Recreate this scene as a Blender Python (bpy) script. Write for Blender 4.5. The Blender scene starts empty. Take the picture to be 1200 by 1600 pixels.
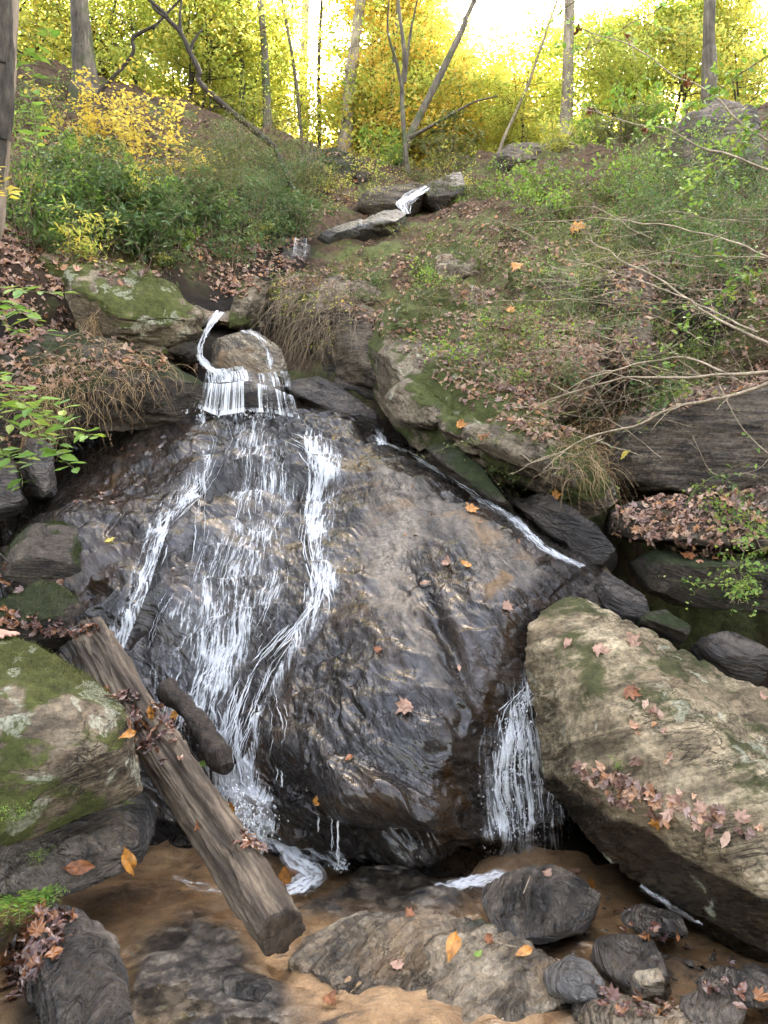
import bpy, bmesh, math
import numpy as np
from mathutils import Vector, Matrix
from mathutils.bvhtree import BVHTree

scene = bpy.context.scene
R = math.radians
# ------------------------------------------------------------------ camera, sky, sun, exposure
F, EYE = 1164.0, 1.6
cam = bpy.data.objects.new("camera", bpy.data.cameras.new("camera"))
scene.collection.objects.link(cam)
cam.location = (0, 0, EYE)
cam.rotation_euler = (R(90), 0, 0)
cam.data.sensor_fit = 'VERTICAL'
cam.data.sensor_height = 24.0
cam.data.lens = 24.0 * F / 1600.0
cam.data.clip_start = 0.05
cam.data.clip_end = 3000
scene.camera = cam

SUN_EL, SUN_AZ = 32.5, 14.0          # degrees; azimuth clockwise from straight ahead
world = bpy.data.worlds.new("World"); scene.world = world
world.use_nodes = True
wn = world.node_tree.nodes; wl = world.node_tree.links
wn.clear()
sky = wn.new('ShaderNodeTexSky'); sky.sky_type = 'NISHITA'; sky.sun_disc = False
sky.sun_elevation = R(SUN_EL); sky.sun_rotation = R(SUN_AZ)
sky.air_density = 1.0; sky.dust_density = 1.5; sky.ozone_density = 0.6; sky.altitude = 200
bg = wn.new('ShaderNodeBackground'); bg.inputs['Strength'].default_value = 0.15
wo = wn.new('ShaderNodeOutputWorld')
hsv = wn.new('ShaderNodeHueSaturation'); hsv.inputs['Saturation'].default_value = .75      # the camera's warm white balance
wbm = wn.new('ShaderNodeMix'); wbm.data_type = 'RGBA'; wbm.blend_type = 'MULTIPLY'; wbm.inputs[0].default_value = 1; wbm.inputs[7].default_value = (1.18, 1.0, .86, 1)
wl.new(sky.outputs[0], hsv.inputs['Color']); wl.new(hsv.outputs[0], wbm.inputs[6]); wl.new(wbm.outputs[2], bg.inputs[0]); wl.new(bg.outputs[0], wo.inputs[0])
sd = Vector((math.sin(R(SUN_AZ)) * math.cos(R(SUN_EL)), math.cos(R(SUN_AZ)) * math.cos(R(SUN_EL)), math.sin(R(SUN_EL))))
sl = bpy.data.lights.new("sun", 'SUN'); sl.energy = 3.7; sl.angle = R(0.5); sl.color = (1.0, 0.92, 0.80)
so = bpy.data.objects.new("sun", sl); scene.collection.objects.link(so)
so.rotation_euler = (-sd).to_track_quat('-Z', 'Y').to_euler(); so.location = (0, 0, 40)
vs = scene.view_settings
vs.view_transform = 'Standard'; vs.look = 'None'; vs.gamma = 1.0; vs.use_curve_mapping = False
vs.exposure = 4.5
scene.cycles.use_denoising = True
scene.cycles.max_bounces = 8; scene.cycles.transparent_max_bounces = 24
scene.cycles.transmission_bounces = 4; scene.cycles.diffuse_bounces = 4; scene.cycles.glossy_bounces = 3
scene.cycles.caustics_reflective = False; scene.cycles.caustics_refractive = False

rng = np.random.default_rng(11)
col = scene.collection

# ------------------------------------------------------------------ small helpers
def P(px, py, Y):
    return np.array([(px - 600.0) / F * Y, Y, EYE - (py - 800.0) / F * Y])

def PA(pts):
    return np.array([P(*p) for p in pts])

def proj(V):
    V = np.asarray(V)
    return 600 + F * V[:, 0] / V[:, 1], 800 + F * (EYE - V[:, 2]) / V[:, 1]

def tag(o, label=None, cat=None, group=None, kind=None):
    for k, v in (('label', label), ('category', cat), ('group', group), ('kind', kind)):
        if v: o[k] = v
    return o

def empty(name, loc=(0, 0, 0)):
    o = bpy.data.objects.new(name, None); o.location = loc; o.empty_display_size = .1
    col.objects.link(o); return o

def mesh_data(name, V, Fs, mat=None, smooth=True, attrs=None):
    if isinstance(Fs, np.ndarray): Fs = [Fs]
    Fs = [np.asarray(f, dtype=np.int32) for f in Fs if len(f)]
    me = bpy.data.meshes.new(name)
    V = np.ascontiguousarray(V, dtype=np.float32)
    me.vertices.add(len(V)); me.vertices.foreach_set('co', V.ravel())
    tot = np.concatenate([np.full(len(f), f.shape[1], np.int32) for f in Fs])
    start = np.concatenate([[0], np.cumsum(tot)[:-1]]).astype(np.int32)
    li = np.concatenate([f.ravel() for f in Fs])
    me.loops.add(len(li)); me.loops.foreach_set('vertex_index', li)
    me.polygons.add(len(tot)); me.polygons.foreach_set('loop_start', start); me.polygons.foreach_set('loop_total', tot)
    me.polygons.foreach_set('use_smooth', np.full(len(tot), smooth, dtype=bool))
    if attrs:
        for k, a in attrs.items():
            at = me.attributes.new(k, 'FLOAT', 'POINT'); at.data.foreach_set('value', np.asarray(a, np.float32))
    me.update(calc_edges=True)
    if mat is not None: me.materials.append(mat)
    return me

def obj(name, V, Fs, mat=None, parent=None, smooth=True, attrs=None):
    o = bpy.data.objects.new(name, mesh_data(name, V, Fs, mat, smooth, attrs))
    col.objects.link(o)
    if parent is not None: o.parent = parent
    return o

class MB:
    def __init__(s): s.V = []; s.F = {}; s.n = 0; s.A = []
    def add(s, V, Fs, a=0.0):
        if isinstance(Fs, np.ndarray): Fs = [Fs]
        for f in Fs:
            f = np.asarray(f)
            s.F.setdefault(f.shape[1], []).append(f + s.n)
        s.V.append(np.asarray(V)); s.n += len(V); s.A.append(np.full(len(V), a) if np.isscalar(a) else a)
    def arrays(s):
        return np.concatenate(s.V), [np.concatenate(v) for v in s.F.values()]
    def obj(s, name, mat, parent=None, smooth=True, attr=None):
        V, Fs = s.arrays()
        return obj(name, V, Fs, mat, parent, smooth, {attr: np.concatenate(s.A)} if attr else None)
    def data(s, name, mat, smooth=True):
        V, Fs = s.arrays(); return mesh_data(name, V, Fs, mat, smooth)

# ---- noise
def _hash(ix, iy, iz, seed):
    h = (ix.astype(np.uint32) * np.uint32(374761393) + iy.astype(np.uint32) * np.uint32(668265263)
         + iz.astype(np.uint32) * np.uint32(2147483647 - 97) + np.uint32((seed * 1013904223) & 0xffffffff))
    h = (h ^ (h >> np.uint32(13))) * np.uint32(1274126177)
    h = (h ^ (h >> np.uint32(15))) * np.uint32(2246822519)
    h = h ^ (h >> np.uint32(16))
    return h.astype(np.float64) * (2.0 / 4294967295.0) - 1.0

def vnoise(p, seed=0):
    i = np.floor(p).astype(np.int64); f = p - i
    w = f * f * f * (f * (f * 6 - 15) + 10)
    i = (i & 0xffffffff).astype(np.uint32)
    x0, y0, z0 = i[:, 0], i[:, 1], i[:, 2]; o = np.uint32(1)
    def c(a, b, d): return _hash(x0 + o * np.uint32(a), y0 + o * np.uint32(b), z0 + o * np.uint32(d), seed)
    wx, wy, wz = w[:, 0], w[:, 1], w[:, 2]
    a = c(0,0,0) * (1-wx) + c(1,0,0) * wx; b = c(0,1,0) * (1-wx) + c(1,1,0) * wx
    d = c(0,0,1) * (1-wx) + c(1,0,1) * wx; e = c(0,1,1) * (1-wx) + c(1,1,1) * wx
    return (a * (1-wy) + b * wy) * (1-wz) + (d * (1-wy) + e * wy) * wz

_ROT = np.array([[0.36, 0.48, -0.8], [-0.8, 0.6, 0.0], [0.48, 0.64, 0.6]])
def fbm(p, oct=4, seed=0, gain=.5):
    p = np.array(p, dtype=np.float64); s = np.zeros(len(p)); a = 1.0
    for k in range(oct):
        s += a * vnoise(p, seed + k); p = (p @ _ROT.T) * 2.03 + 17.3; a *= gain
    return s

def ridged(p, oct=4, seed=0, gain=.5):
    p = np.array(p, dtype=np.float64); s = np.zeros(len(p)); a = 1.0
    for k in range(oct):
        s += a * (1 - 2.4 * np.abs(vnoise(p, seed + k))); p = (p @ _ROT.T) * 2.03 + 9.1; a *= gain
    return s

def frame_from(n):
    n = np.array(n, float); n /= np.linalg.norm(n)
    t = np.cross(n, [0.3, 0.9, 0.1]); t /= np.linalg.norm(t)
    return np.stack([t, np.cross(n, t), n])            # rows: two in-plane axes and the normal

def vnormals(V, Fs):
    if isinstance(Fs, np.ndarray): Fs = [Fs]
    N = np.zeros_like(V)
    for f in Fs:
        if f.shape[1] == 4: n = np.cross(V[f[:, 2]] - V[f[:, 0]], V[f[:, 3]] - V[f[:, 1]])
        else: n = np.cross(V[f[:, 1]] - V[f[:, 0]], V[f[:, 2]] - V[f[:, 0]])
        for k in range(f.shape[1]):
            for a in range(3): N[:, a] += np.bincount(f[:, k], n[:, a], len(V))
    return N / (np.linalg.norm(N, axis=1, keepdims=True) + 1e-12)

def smooth_mesh(V, Fs, it, lam=.5):
    if isinstance(Fs, np.ndarray): Fs = [Fs]
    E = np.concatenate([np.stack([f[:, k], f[:, (k + 1) % f.shape[1]]], 1) for f in Fs for k in range(f.shape[1])])
    E = np.unique(np.sort(E, 1), axis=0)
    deg = np.bincount(E.ravel(), minlength=len(V)).astype(float)[:, None] + 1e-9
    for _ in range(it):
        S = np.zeros_like(V)
        for a in range(3):
            S[:, a] = np.bincount(E[:, 0], V[E[:, 1], a], len(V)) + np.bincount(E[:, 1], V[E[:, 0], a], len(V))
        V = V + lam * (S / deg - V)
    return V

def grid_faces(nr, nc, wrap=False):
    r = np.arange(nr - 1)[:, None]; c = np.arange(nc if wrap else nc - 1)[None, :]
    c2 = (c + 1) % nc
    return np.stack([(r * nc + c), (r * nc + c2), ((r + 1) * nc + c2), ((r + 1) * nc + c)], -1).reshape(-1, 4)

def catmull(pts, n):
    """n samples along a Catmull-Rom spline through pts (k, d)"""
    pts = np.asarray(pts, float); k = len(pts)
    t = np.linspace(0, k - 1 - 1e-9, n); i = t.astype(int); u = (t - i)[:, None]
    if pts.ndim == 3: u = u[..., None]
    g = lambda j: pts[np.clip(j, 0, k - 1)]
    p0, p1, p2, p3 = g(i - 1), g(i), g(i + 1), g(i + 2)
    p0 = np.where((i == 0).reshape(u.shape), 2 * p1 - p2, p0)
    p3 = np.where((i >= k - 2).reshape(u.shape), 2 * p2 - p1, p3)
    return .5 * (2 * p1 + (p2 - p0) * u + (2 * p0 - 5 * p1 + 4 * p2 - p3) * u**2 + (3 * p1 - p0 - 3 * p2 + p3) * u**3)

def tube(pts, rad, seg=8, cap=False):
    pts = np.asarray(pts, float); n = len(pts); rad = np.broadcast_to(np.asarray(rad, float), (n,))
    T = np.gradient(pts, axis=0); T /= np.linalg.norm(T, axis=1, keepdims=True) + 1e-12
    ref = np.array([0.31, 0.17, 0.93]) if abs(T[:, 2]).mean() < .8 else np.array([0.9, 0.35, 0.1])
    A = np.cross(T, ref); A /= np.linalg.norm(A, axis=1, keepdims=True) + 1e-12
    B = np.cross(T, A)
    a = np.linspace(0, 2 * np.pi, seg, endpoint=False)
    V = pts[:, None] + rad[:, None, None] * (np.cos(a)[None, :, None] * A[:, None] + np.sin(a)[None, :, None] * B[:, None])
    return V.reshape(-1, 3), grid_faces(n, seg, True)

# ---- all solid surfaces, for finding what lies where
SOLID_V, SOLID_F, _sn = [], [], 0
def solid(V, Fs, step=1):
    global _sn
    if isinstance(Fs, np.ndarray): Fs = [Fs]
    SOLID_V.append(np.asarray(V))
    for f in Fs: SOLID_F.append((f + _sn))
    _sn += len(V)

def make_bvh():
    V = np.concatenate(SOLID_V)
    tris = []
    for f in SOLID_F:
        if f.shape[1] == 4: tris += [f[:, [0, 1, 2]], f[:, [0, 2, 3]]]
        else: tris.append(f)
    return BVHTree.FromPolygons(V.tolist(), np.concatenate(tris).tolist())

# ------------------------------------------------------------------ materials
def nodes_of(name):
    m = bpy.data.materials.new(name); m.use_nodes = True
    nt = m.node_tree; nt.nodes.clear()
    return m, nt, nt.nodes.new, nt.links.new

def ramp(new, stops, interp='LINEAR'):
    r = new('ShaderNodeValToRGB'); e = r.color_ramp.elements; r.color_ramp.interpolation = interp
    while len(e) < len(stops): e.new(.5)
    for k, (p, c) in enumerate(stops):
        e[k].position = p; e[k].color = (*c, 1) if len(c) == 3 else c
    return r

def rock_mat(name, cols, moss=0.0, moss_cols=((.02,.035,.008),(.06,.085,.02)), moss_scale=2.0, lichen=0.0, wet=0.0,
             rough=(.6, .9), strata=(0.2, -0.3, 0.9), sfreq=9.0, bump=.5, bdist=.03, scale=1.0, spec=.4, wet_shade_attr=False, stain=None, dark_bands=.5, moss_attr=False, facet=.35):
    m, nt, new, link = nodes_of(name)
    geo = new('ShaderNodeNewGeometry')
    fr = frame_from(strata)
    eul = Matrix([list(r) for r in fr]).to_euler()
    mp = new('ShaderNodeMapping'); mp.vector_type = 'POINT'
    mp.inputs['Rotation'].default_value = eul
    link(geo.outputs['Position'], mp.inputs['Vector'])
    st = new('ShaderNodeMapping'); st.inputs['Scale'].default_value = (1.3, 1.3, sfreq)
    link(mp.outputs[0], st.inputs['Vector'])
    def noise(vec, sc, det=6, rough_=.6, dist=0.0):
        n = new('ShaderNodeTexNoise'); n.inputs['Scale'].default_value = sc * scale; n.inputs['Detail'].default_value = det
        n.inputs['Roughness'].default_value = rough_; n.inputs['Distortion'].default_value = dist
        link(vec, n.inputs['Vector']); return n.outputs['Fac']
    def math_(op, a, b=None, clamp=False):
        n = new('ShaderNodeMath'); n.operation = op; n.use_clamp = clamp
        for k, v in enumerate((a, b)):
            if v is None: continue
            if isinstance(v, (int, float)): n.inputs[k].default_value = v
            else: link(v, n.inputs[k])
        return n.outputs[0]
    def mix(f, a, b, mode='MIX'):
        n = new('ShaderNodeMix'); n.data_type = 'RGBA'; n.blend_type = mode
        for k, v in ((0, f), (6, a), (7, b)):
            if isinstance(v, (int, float)): n.inputs[k].default_value = v
            elif isinstance(v, tuple): n.inputs[k].default_value = (*v, 1)
            else: link(v, n.inputs[k])
        return n.outputs[2]
    def step(v, lo, hi):
        n = new('ShaderNodeMapRange'); n.interpolation_type = 'SMOOTHSTEP'
        n.inputs[1].default_value = lo; n.inputs[2].default_value = hi; link(v, n.inputs[0]); return n.outputs[0]
    nA = noise(geo.outputs['Position'], 2.2, 8, .62, .3) if wet_shade_attr != 'slab' else noise(st.outputs[0], .7, 8, .6, .6)
    nS = noise(st.outputs[0], 1.6, 9, .68, .5)
    nF = noise(geo.outputs['Position'], 38, 4, .7)
    nG = noise(st.outputs[0], 7.0, 6, .7, .2)
    k = len(cols)
    rp = ramp(new, [(.36 + .28 * i / (k - 1), c) for i, c in enumerate(cols)])
    link(math_('ADD', math_('MULTIPLY', nA, .55), math_('MULTIPLY', nS, .45)), rp.inputs[0])
    c = rp.outputs[0]
    dk = step(nS, .52, .36)
    c = mix(math_('MULTIPLY', dk, dark_bands), c, tuple(x * .35 for x in cols[0]))
    sp = ramp(new, [(.36, (.6, .6, .6)), (.5, (.98, .98, .98)), (.64, (1.35, 1.33, 1.3))]); link(nF, sp.inputs[0])
    c = mix(1.0, c, sp.outputs[0], 'MULTIPLY')
    # hairline cracks and seams
    nc1 = noise(st.outputs[0], 2.6, 5, .6, 1.0); nc2 = noise(geo.outputs['Position'], 4.5, 5, .6, 1.2)
    cr = math_('MAXIMUM', step(math_('ABSOLUTE', math_('SUBTRACT', nc1, .5)), .016, .003), math_('MULTIPLY', step(math_('ABSOLUTE', math_('SUBTRACT', nc2, .5)), .010, .002), .8))
    cr = math_('MULTIPLY', cr, step(noise(geo.outputs['Position'], 1.9, 3, .5), .47, .56))
    c = mix(math_('MULTIPLY', cr, .75), c, tuple(x * .25 for x in cols[0]))
    if stain:
        nst = noise(geo.outputs['Position'], 1.7, 5, .6, .8)
        c = mix(math_('MULTIPLY', step(nst, .52, .66), .8), c, stain)
    wet_shade = None
    if wet_shade_attr:
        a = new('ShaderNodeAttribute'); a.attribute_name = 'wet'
        wet_shade = step(math_('ADD', a.outputs['Fac'], math_('MULTIPLY', math_('SUBTRACT', nA, .5), .9)), .3, .6)
        if wet_shade_attr == 'slab':
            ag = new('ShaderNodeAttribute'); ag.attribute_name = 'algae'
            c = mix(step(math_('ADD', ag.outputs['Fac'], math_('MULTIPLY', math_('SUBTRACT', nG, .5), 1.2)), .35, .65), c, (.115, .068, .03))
        c = mix(wet_shade, c, mix(1.0, c, (.15, .135, .13), 'MULTIPLY'))
    mossf = None
    if moss > 0:
        sep = new('ShaderNodeSeparateXYZ'); link(geo.outputs['Normal'], sep.inputs[0])
        nm = noise(geo.outputs['Position'], moss_scale, 7, .68, .4)
        v = math_('ADD', nm, math_('MULTIPLY', sep.outputs[2], .16))
        mossf = step(v, .78 - .42 * moss, .90 - .42 * moss)
        if moss_attr:
            ma = new('ShaderNodeAttribute'); ma.attribute_name = 'moss'
            mossf = step(math_('ADD', ma.outputs['Fac'], math_('MULTIPLY', math_('SUBTRACT', nm, .5), 1.3)), .40, .58)
        mc = ramp(new, [(.3, moss_cols[0]), (.7, moss_cols[1])]); link(noise(geo.outputs['Position'], 14, 6, .75), mc.inputs[0])
        c = mix(math_('MULTIPLY', mossf, .92), c, mc.outputs[0])
    if lichen > 0:
        vo = noise(geo.outputs['Position'], 5.5, 4, .55, .6)
        lf = step(vo, .70 - .2 * lichen, .74 - .2 * lichen)
        lf = math_('MULTIPLY', lf, step(noise(geo.outputs['Position'], 60, 3, .7), .3, .6))
        c = mix(math_('MULTIPLY', lf, .75), c, (.40, .40, .29))
    b = new('ShaderNodeBsdfPrincipled')
    link(c, b.inputs['Base Color'])
    b.inputs['Specular IOR Level'].default_value = spec
    rr = ramp(new, [(.38, (rough[0],) * 3), (.62, (rough[1],) * 3)]); link(nG, rr.inputs[0])
    r_out = rr.outputs[0]
    if wet_shade is not None:
        wr = ramp(new, [(.40, (.17,) * 3), (.60, (.40,) * 3)]); link(nG, wr.inputs[0])
        r_out = mix(wet_shade, r_out, wr.outputs[0])
    if mossf is not None: r_out = mix(mossf, r_out, (.95, .95, .95))
    link(r_out, b.inputs['Roughness'])
    nM = noise(geo.outputs['Position'], 13, 7, .72, .4)
    h = math_('ADD', math_('ADD', math_('MULTIPLY', nS, .7), math_('MULTIPLY', nM, .55)), math_('ADD', math_('MULTIPLY', nG, .55), math_('MULTIPLY', nF, .16)))
    h = math_('SUBTRACT', h, math_('MULTIPLY', cr, .35))
    if wet_shade_attr != 'slab' and facet:      # broken faces meeting in sharp creases
        f3 = new('ShaderNodeMapping'); f3.inputs['Scale'].default_value = (1, 1, 3.2); link(mp.outputs[0], f3.inputs['Vector'])
        def fc(sc, det): return math_('ABSOLUTE', math_('SUBTRACT', noise(f3.outputs[0], sc, det, .5, .7), .5))
        h = math_('ADD', math_('MULTIPLY', h, 1 - .45 * facet), math_('MULTIPLY', math_('ADD', math_('MULTIPLY', fc(6, 3), 2.4), math_('MULTIPLY', fc(15, 3), .45)), facet))
    if wet_shade_attr == 'slab':
        # wet schist: broad smooth facets broken by sharp creases
        s3 = new('ShaderNodeMapping'); s3.inputs['Scale'].default_value = (1, 1, 2.6); link(mp.outputs[0], s3.inputs['Vector'])
        def crease(sc, det): return math_('ABSOLUTE', math_('SUBTRACT', noise(s3.outputs[0], sc, det, .45, .8), .5))
        h = math_('ADD', math_('ADD', math_('MULTIPLY', crease(4.0, 2), 1.9), math_('MULTIPLY', crease(11, 2), .55)), math_('MULTIPLY', crease(30, 1), .06))
        h = math_('MULTIPLY', h, math_('ADD', .35, math_('MULTIPLY', step(noise(s3.outputs[0], 1.3, 4, .6), .35, .65), 1.0)))
        h = math_('MULTIPLY', h, math_('ADD', .35, math_('MULTIPLY', wet_shade, .65)))
        h = math_('ADD', math_('SUBTRACT', h, math_('MULTIPLY', cr, .3)), math_('MULTIPLY', math_('ADD', nM, nS), math_('SUBTRACT', .4, math_('MULTIPLY', wet_shade, .4))))
    if mossf is not None:
        h = math_('ADD', h, math_('MULTIPLY', mossf, math_('MULTIPLY', noise(geo.outputs['Position'], 90, 4, .8), .55)))
    bp = new('ShaderNodeBump'); bp.inputs['Strength'].default_value = 1.0; bp.inputs['Distance'].default_value = bdist * bump * 2.2
    link(h, bp.inputs['Height']); link(bp.outputs[0], b.inputs['Normal'])
    o = new('ShaderNodeOutputMaterial'); link(b.outputs[0], o.inputs[0])
    return m

def leaf_mat(name, cols, trans=.45, rough=.45, gloss=.25, tcols=None, vary=.25, nscale=1.1):
    m, nt, new, link = nodes_of(name)
    geo = new('ShaderNodeNewGeometry')
    k = len(cols)
    if k == 1: cols = [tuple(x * .85 for x in cols[0]), cols[0]]; k = 2
    rp = ramp(new, [(i / (k - 1), c) for i, c in enumerate(cols)])
    link(geo.outputs['Random Per Island'], rp.inputs[0])
    nz = new('ShaderNodeTexNoise'); nz.inputs['Scale'].default_value = 1.1; nz.inputs['Detail'].default_value = 2
    link(geo.outputs['Position'], nz.inputs['Vector'])
    hs = new('ShaderNodeHueSaturation')
    mr = new('ShaderNodeMapRange'); mr.inputs[1].default_value = .3; mr.inputs[2].default_value = .7
    nz.inputs['Scale'].default_value = nscale
    mr.inputs[3].default_value = 1 - vary; mr.inputs[4].default_value = 1 + vary
    link(nz.outputs['Fac'], mr.inputs[0]); link(mr.outputs[0], hs.inputs['Value']); link(rp.outputs[0], hs.inputs['Color'])
    b = new('ShaderNodeBsdfPrincipled'); link(hs.outputs[0], b.inputs['Base Color'])
    b.inputs['Roughness'].default_value = rough; b.inputs['Specular IOR Level'].default_value = gloss
    tr = new('ShaderNodeBsdfTranslucent')
    g = new('ShaderNodeMix'); g.data_type = 'RGBA'; g.blend_type = 'MULTIPLY'; g.inputs[0].default_value = 1
    g.inputs[7].default_value = (1.35, 1.38, 1.12, 1); link(hs.outputs[0], g.inputs[6]); link(g.outputs[2], tr.inputs[0])
    mx = new('ShaderNodeMixShader'); mx.inputs[0].default_value = trans
    link(b.outputs[0], mx.inputs[1]); link(tr.outputs[0], mx.inputs[2])
    o = new('ShaderNodeOutputMaterial'); link(mx.outputs[0], o.inputs[0])
    return m

def bark_mat(name, c0, c1, c2, scale=6.0, stretch=.12, bump=.8, rough=.85, moss=None, spec=.3, vertical=True, axis=None, bdist=.02):
    m, nt, new, link = nodes_of(name)
    geo = new('ShaderNodeNewGeometry')
    mp = new('ShaderNodeMapping')
    if axis is not None:
        mp.inputs['Rotation'].default_value = Matrix([list(r) for r in frame_from(axis)]).to_euler()
    st = new('ShaderNodeMapping'); st.inputs['Scale'].default_value = (1, 1, stretch)
    link(geo.outputs['Position'], mp.inputs[0]); link(mp.outputs[0], st.inputs[0])
    n1 = new('ShaderNodeTexNoise'); n1.inputs['Scale'].default_value = scale * 3; n1.inputs['Detail'].default_value = 8; n1.inputs['Roughness'].default_value = .7
    link(st.outputs[0], n1.inputs[0])
    n2 = new('ShaderNodeTexNoise'); n2.inputs['Scale'].default_value = scale * .4; n2.inputs['Detail'].default_value = 5
    link(geo.outputs['Position'], n2.inputs[0])
    r1 = ramp(new, [(.32, c0), (.5, c1), (.68, c2)]); link(n1.outputs[0], r1.inputs[0])
    c = r1.outputs[0]
    x = new('ShaderNodeMix'); x.data_type = 'RGBA'; x.blend_type = 'MULTIPLY'; x.inputs[0].default_value = 1
    rv = ramp(new, [(.35, (.6, .58, .55)), (.65, (1.25, 1.22, 1.2))]); link(n2.outputs[0], rv.inputs[0])
    link(c, x.inputs[6]); link(rv.outputs[0], x.inputs[7]); c = x.outputs[2]
    if moss:
        y = new('ShaderNodeMix'); y.data_type = 'RGBA'; y.inputs[7].default_value = (*moss, 1)
        rm = ramp(new, [(.52, (0, 0, 0)), (.62, (.8, .8, .8))]); link(n2.outputs[0], rm.inputs[0])
        link(rm.outputs[0], y.inputs[0]); link(c, y.inputs[6]); c = y.outputs[2]
    b = new('ShaderNodeBsdfPrincipled'); link(c, b.inputs['Base Color']); b.inputs['Roughness'].default_value = rough
    b.inputs['Specular IOR Level'].default_value = spec
    bp = new('ShaderNodeBump'); bp.inputs['Strength'].default_value = bump; bp.inputs['Distance'].default_value = bdist
    link(n1.outputs[0], bp.inputs['Height']); link(bp.outputs[0], b.inputs['Normal'])
    o = new('ShaderNodeOutputMaterial'); link(b.outputs[0], o.inputs[0])
    return m

# ------------------------------------------------------------------ rock builder: hulls of real points, fused and weathered
def hull_remesh(hulls, voxel):
    bm = bmesh.new()
    for h in hulls:
        b2 = bmesh.new()
        for p in h: b2.verts.new(tuple(p))
        r = bmesh.ops.convex_hull(b2, input=b2.verts)
        bmesh.ops.delete(b2, geom=[g for g in r['geom_interior'] if isinstance(g, bmesh.types.BMVert)], context='VERTS')
        bmesh.ops.recalc_face_normals(b2, faces=b2.faces)
        t = bpy.data.meshes.new('tmp'); b2.to_mesh(t); b2.free(); bm.from_mesh(t); bpy.data.meshes.remove(t)
    me = bpy.data.meshes.new('tmp'); bm.to_mesh(me); bm.free()
    o = bpy.data.objects.new('tmp', me); col.objects.link(o)
    md = o.modifiers.new('r', 'REMESH'); md.mode = 'VOXEL'; md.voxel_size = voxel
    dg = bpy.context.evaluated_depsgraph_get(); dg.update()
    ev = o.evaluated_get(dg).data
    V = np.empty(len(ev.vertices) * 3); ev.vertices.foreach_get('co', V); V = V.reshape(-1, 3)
    n = len(ev.polygons); lt = np.empty(n, np.int32); ev.polygons.foreach_get('loop_total', lt)
    li = np.empty(len(ev.loops), np.int32); ev.loops.foreach_get('vertex_index', li)
    st = np.concatenate([[0], np.cumsum(lt)[:-1]])
    Fq = li[st[lt == 4][:, None] + np.arange(4)]
    Fs = [Fq]
    if (lt == 3).any(): Fs.append(li[st[lt == 3][:, None] + np.arange(3)])
    bpy.data.objects.remove(o); bpy.data.meshes.remove(me)
    return V, Fs

def weather(V, Fs, big=.05, bigf=1.6, strata=(0.2, -.3, .9), led=.03, ledf=7.0, crack=.012, crackf=5.0, fine=.006, finef=16.0, seed=1, stretch=4.0, chips=16):
    N = vnormals(V, Fs)
    fr = frame_from(strata); q = V @ fr.T
    d = big * fbm(V * bigf, 4, seed)
    w = q[:, 2] * ledf + .7 * fbm(V * 1.5, 4, seed + 20)
    s = w - np.floor(w)
    prof = np.where(s < .8, s / .8, (1 - s) / .2)
    d += led * (prof - .5) * (.6 + .6 * fbm(V * 1.1, 2, seed + 31))
    qs = q * np.array([1, 1, stretch])
    d -= crack * np.clip(ridged(qs * crackf * .5, 3, seed + 40) - .75, 0, 1) * 1.6
    d += fine * fbm(qs * finef * .5, 4, seed + 60, .6)
    V = V + N * d[:, None]
    # flat fracture faces: planes that shear off what sticks out
    r_ = np.random.default_rng(seed * 7 + 1); c = V.mean(0)
    for k in range(chips):
        n = r_.normal(size=3); n /= np.linalg.norm(n); s = (V - c) @ n
        h = np.quantile(s, r_.uniform(.93, .985)); o_ = np.clip(s - h - .006 * fbm(V * 9, 2, seed + 80), 0, None)
        V = V - n * (o_ * .88)[:, None]
    return V

def unit_(v): return v / (np.linalg.norm(v, axis=-1, keepdims=True) + 1e-12)

def rock(name, hulls, mat, label, cat='rock', group=None, voxel=.02, sm=2, seed=1, kind=None, splash=None, tuft=0, tuft_mat=None, moss_bias=0.0, moss_f=2.2, **kw):
    hs = [np.asarray(h, float) for h in hulls]
    V, Fs = hull_remesh(hs, voxel)
    V = smooth_mesh(V, Fs, sm)
    V = weather(V, Fs, seed=seed, **kw)
    base = np.array([V[:, 0].mean(), V[:, 1].mean(), V[:, 2].min()])
    at = None if splash is None else {'wet': np.clip((splash - V[:, 2]) / .14 + .5 * fbm(V * 3, 3, seed + 5), 0, 1)}      # low band darkened: shade of the undercut face put into the colour
    mo = None
    if tuft:
        N = vnormals(V, Fs); mo = np.clip(.5 + moss_bias + .75 * fbm(V * moss_f, 4, seed + 7, .6) + .45 * (N[:, 2] - .45), 0, 1); at = dict(at or {}, moss=mo)
    o = obj(name, V - base, Fs, mat, None, True, at)
    o.location = base
    if tuft:      # short fuzzy moss standing off the stone
        r_ = np.random.default_rng(seed + 500); i = r_.choice(len(V), tuft, p=mo**4 / (mo**4).sum()); n_ = len(i)
        L = r_.uniform(.35, 1.0, n_) * voxel * .9; d_ = unit_(N[i] + .7 * r_.normal(size=(n_, 3)) + [0, 0, .25]); s_ = unit_(np.cross(d_, r_.normal(size=(n_, 3))))
        b_ = V[i] - base + r_.normal(size=(n_, 3)) * voxel * .5 - N[i] * voxel * .1
        T = np.stack([b_ - s_ * (L * .22)[:, None], b_ + s_ * (L * .22)[:, None], b_ + d_ * L[:, None]], 1).reshape(-1, 3)
        obj('moss', T, np.arange(n_ * 3).reshape(-1, 3), tuft_mat, o, False)
    tag(o, label, cat, group, kind)
    solid(V, Fs)
    return o

def block(front, back, up=0.0):
    """points of a hull: front points (px,py,Y) plus the same pushed by the vector `back`"""
    A = PA(front)
    return np.concatenate([A, A + np.array(back)])
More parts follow.
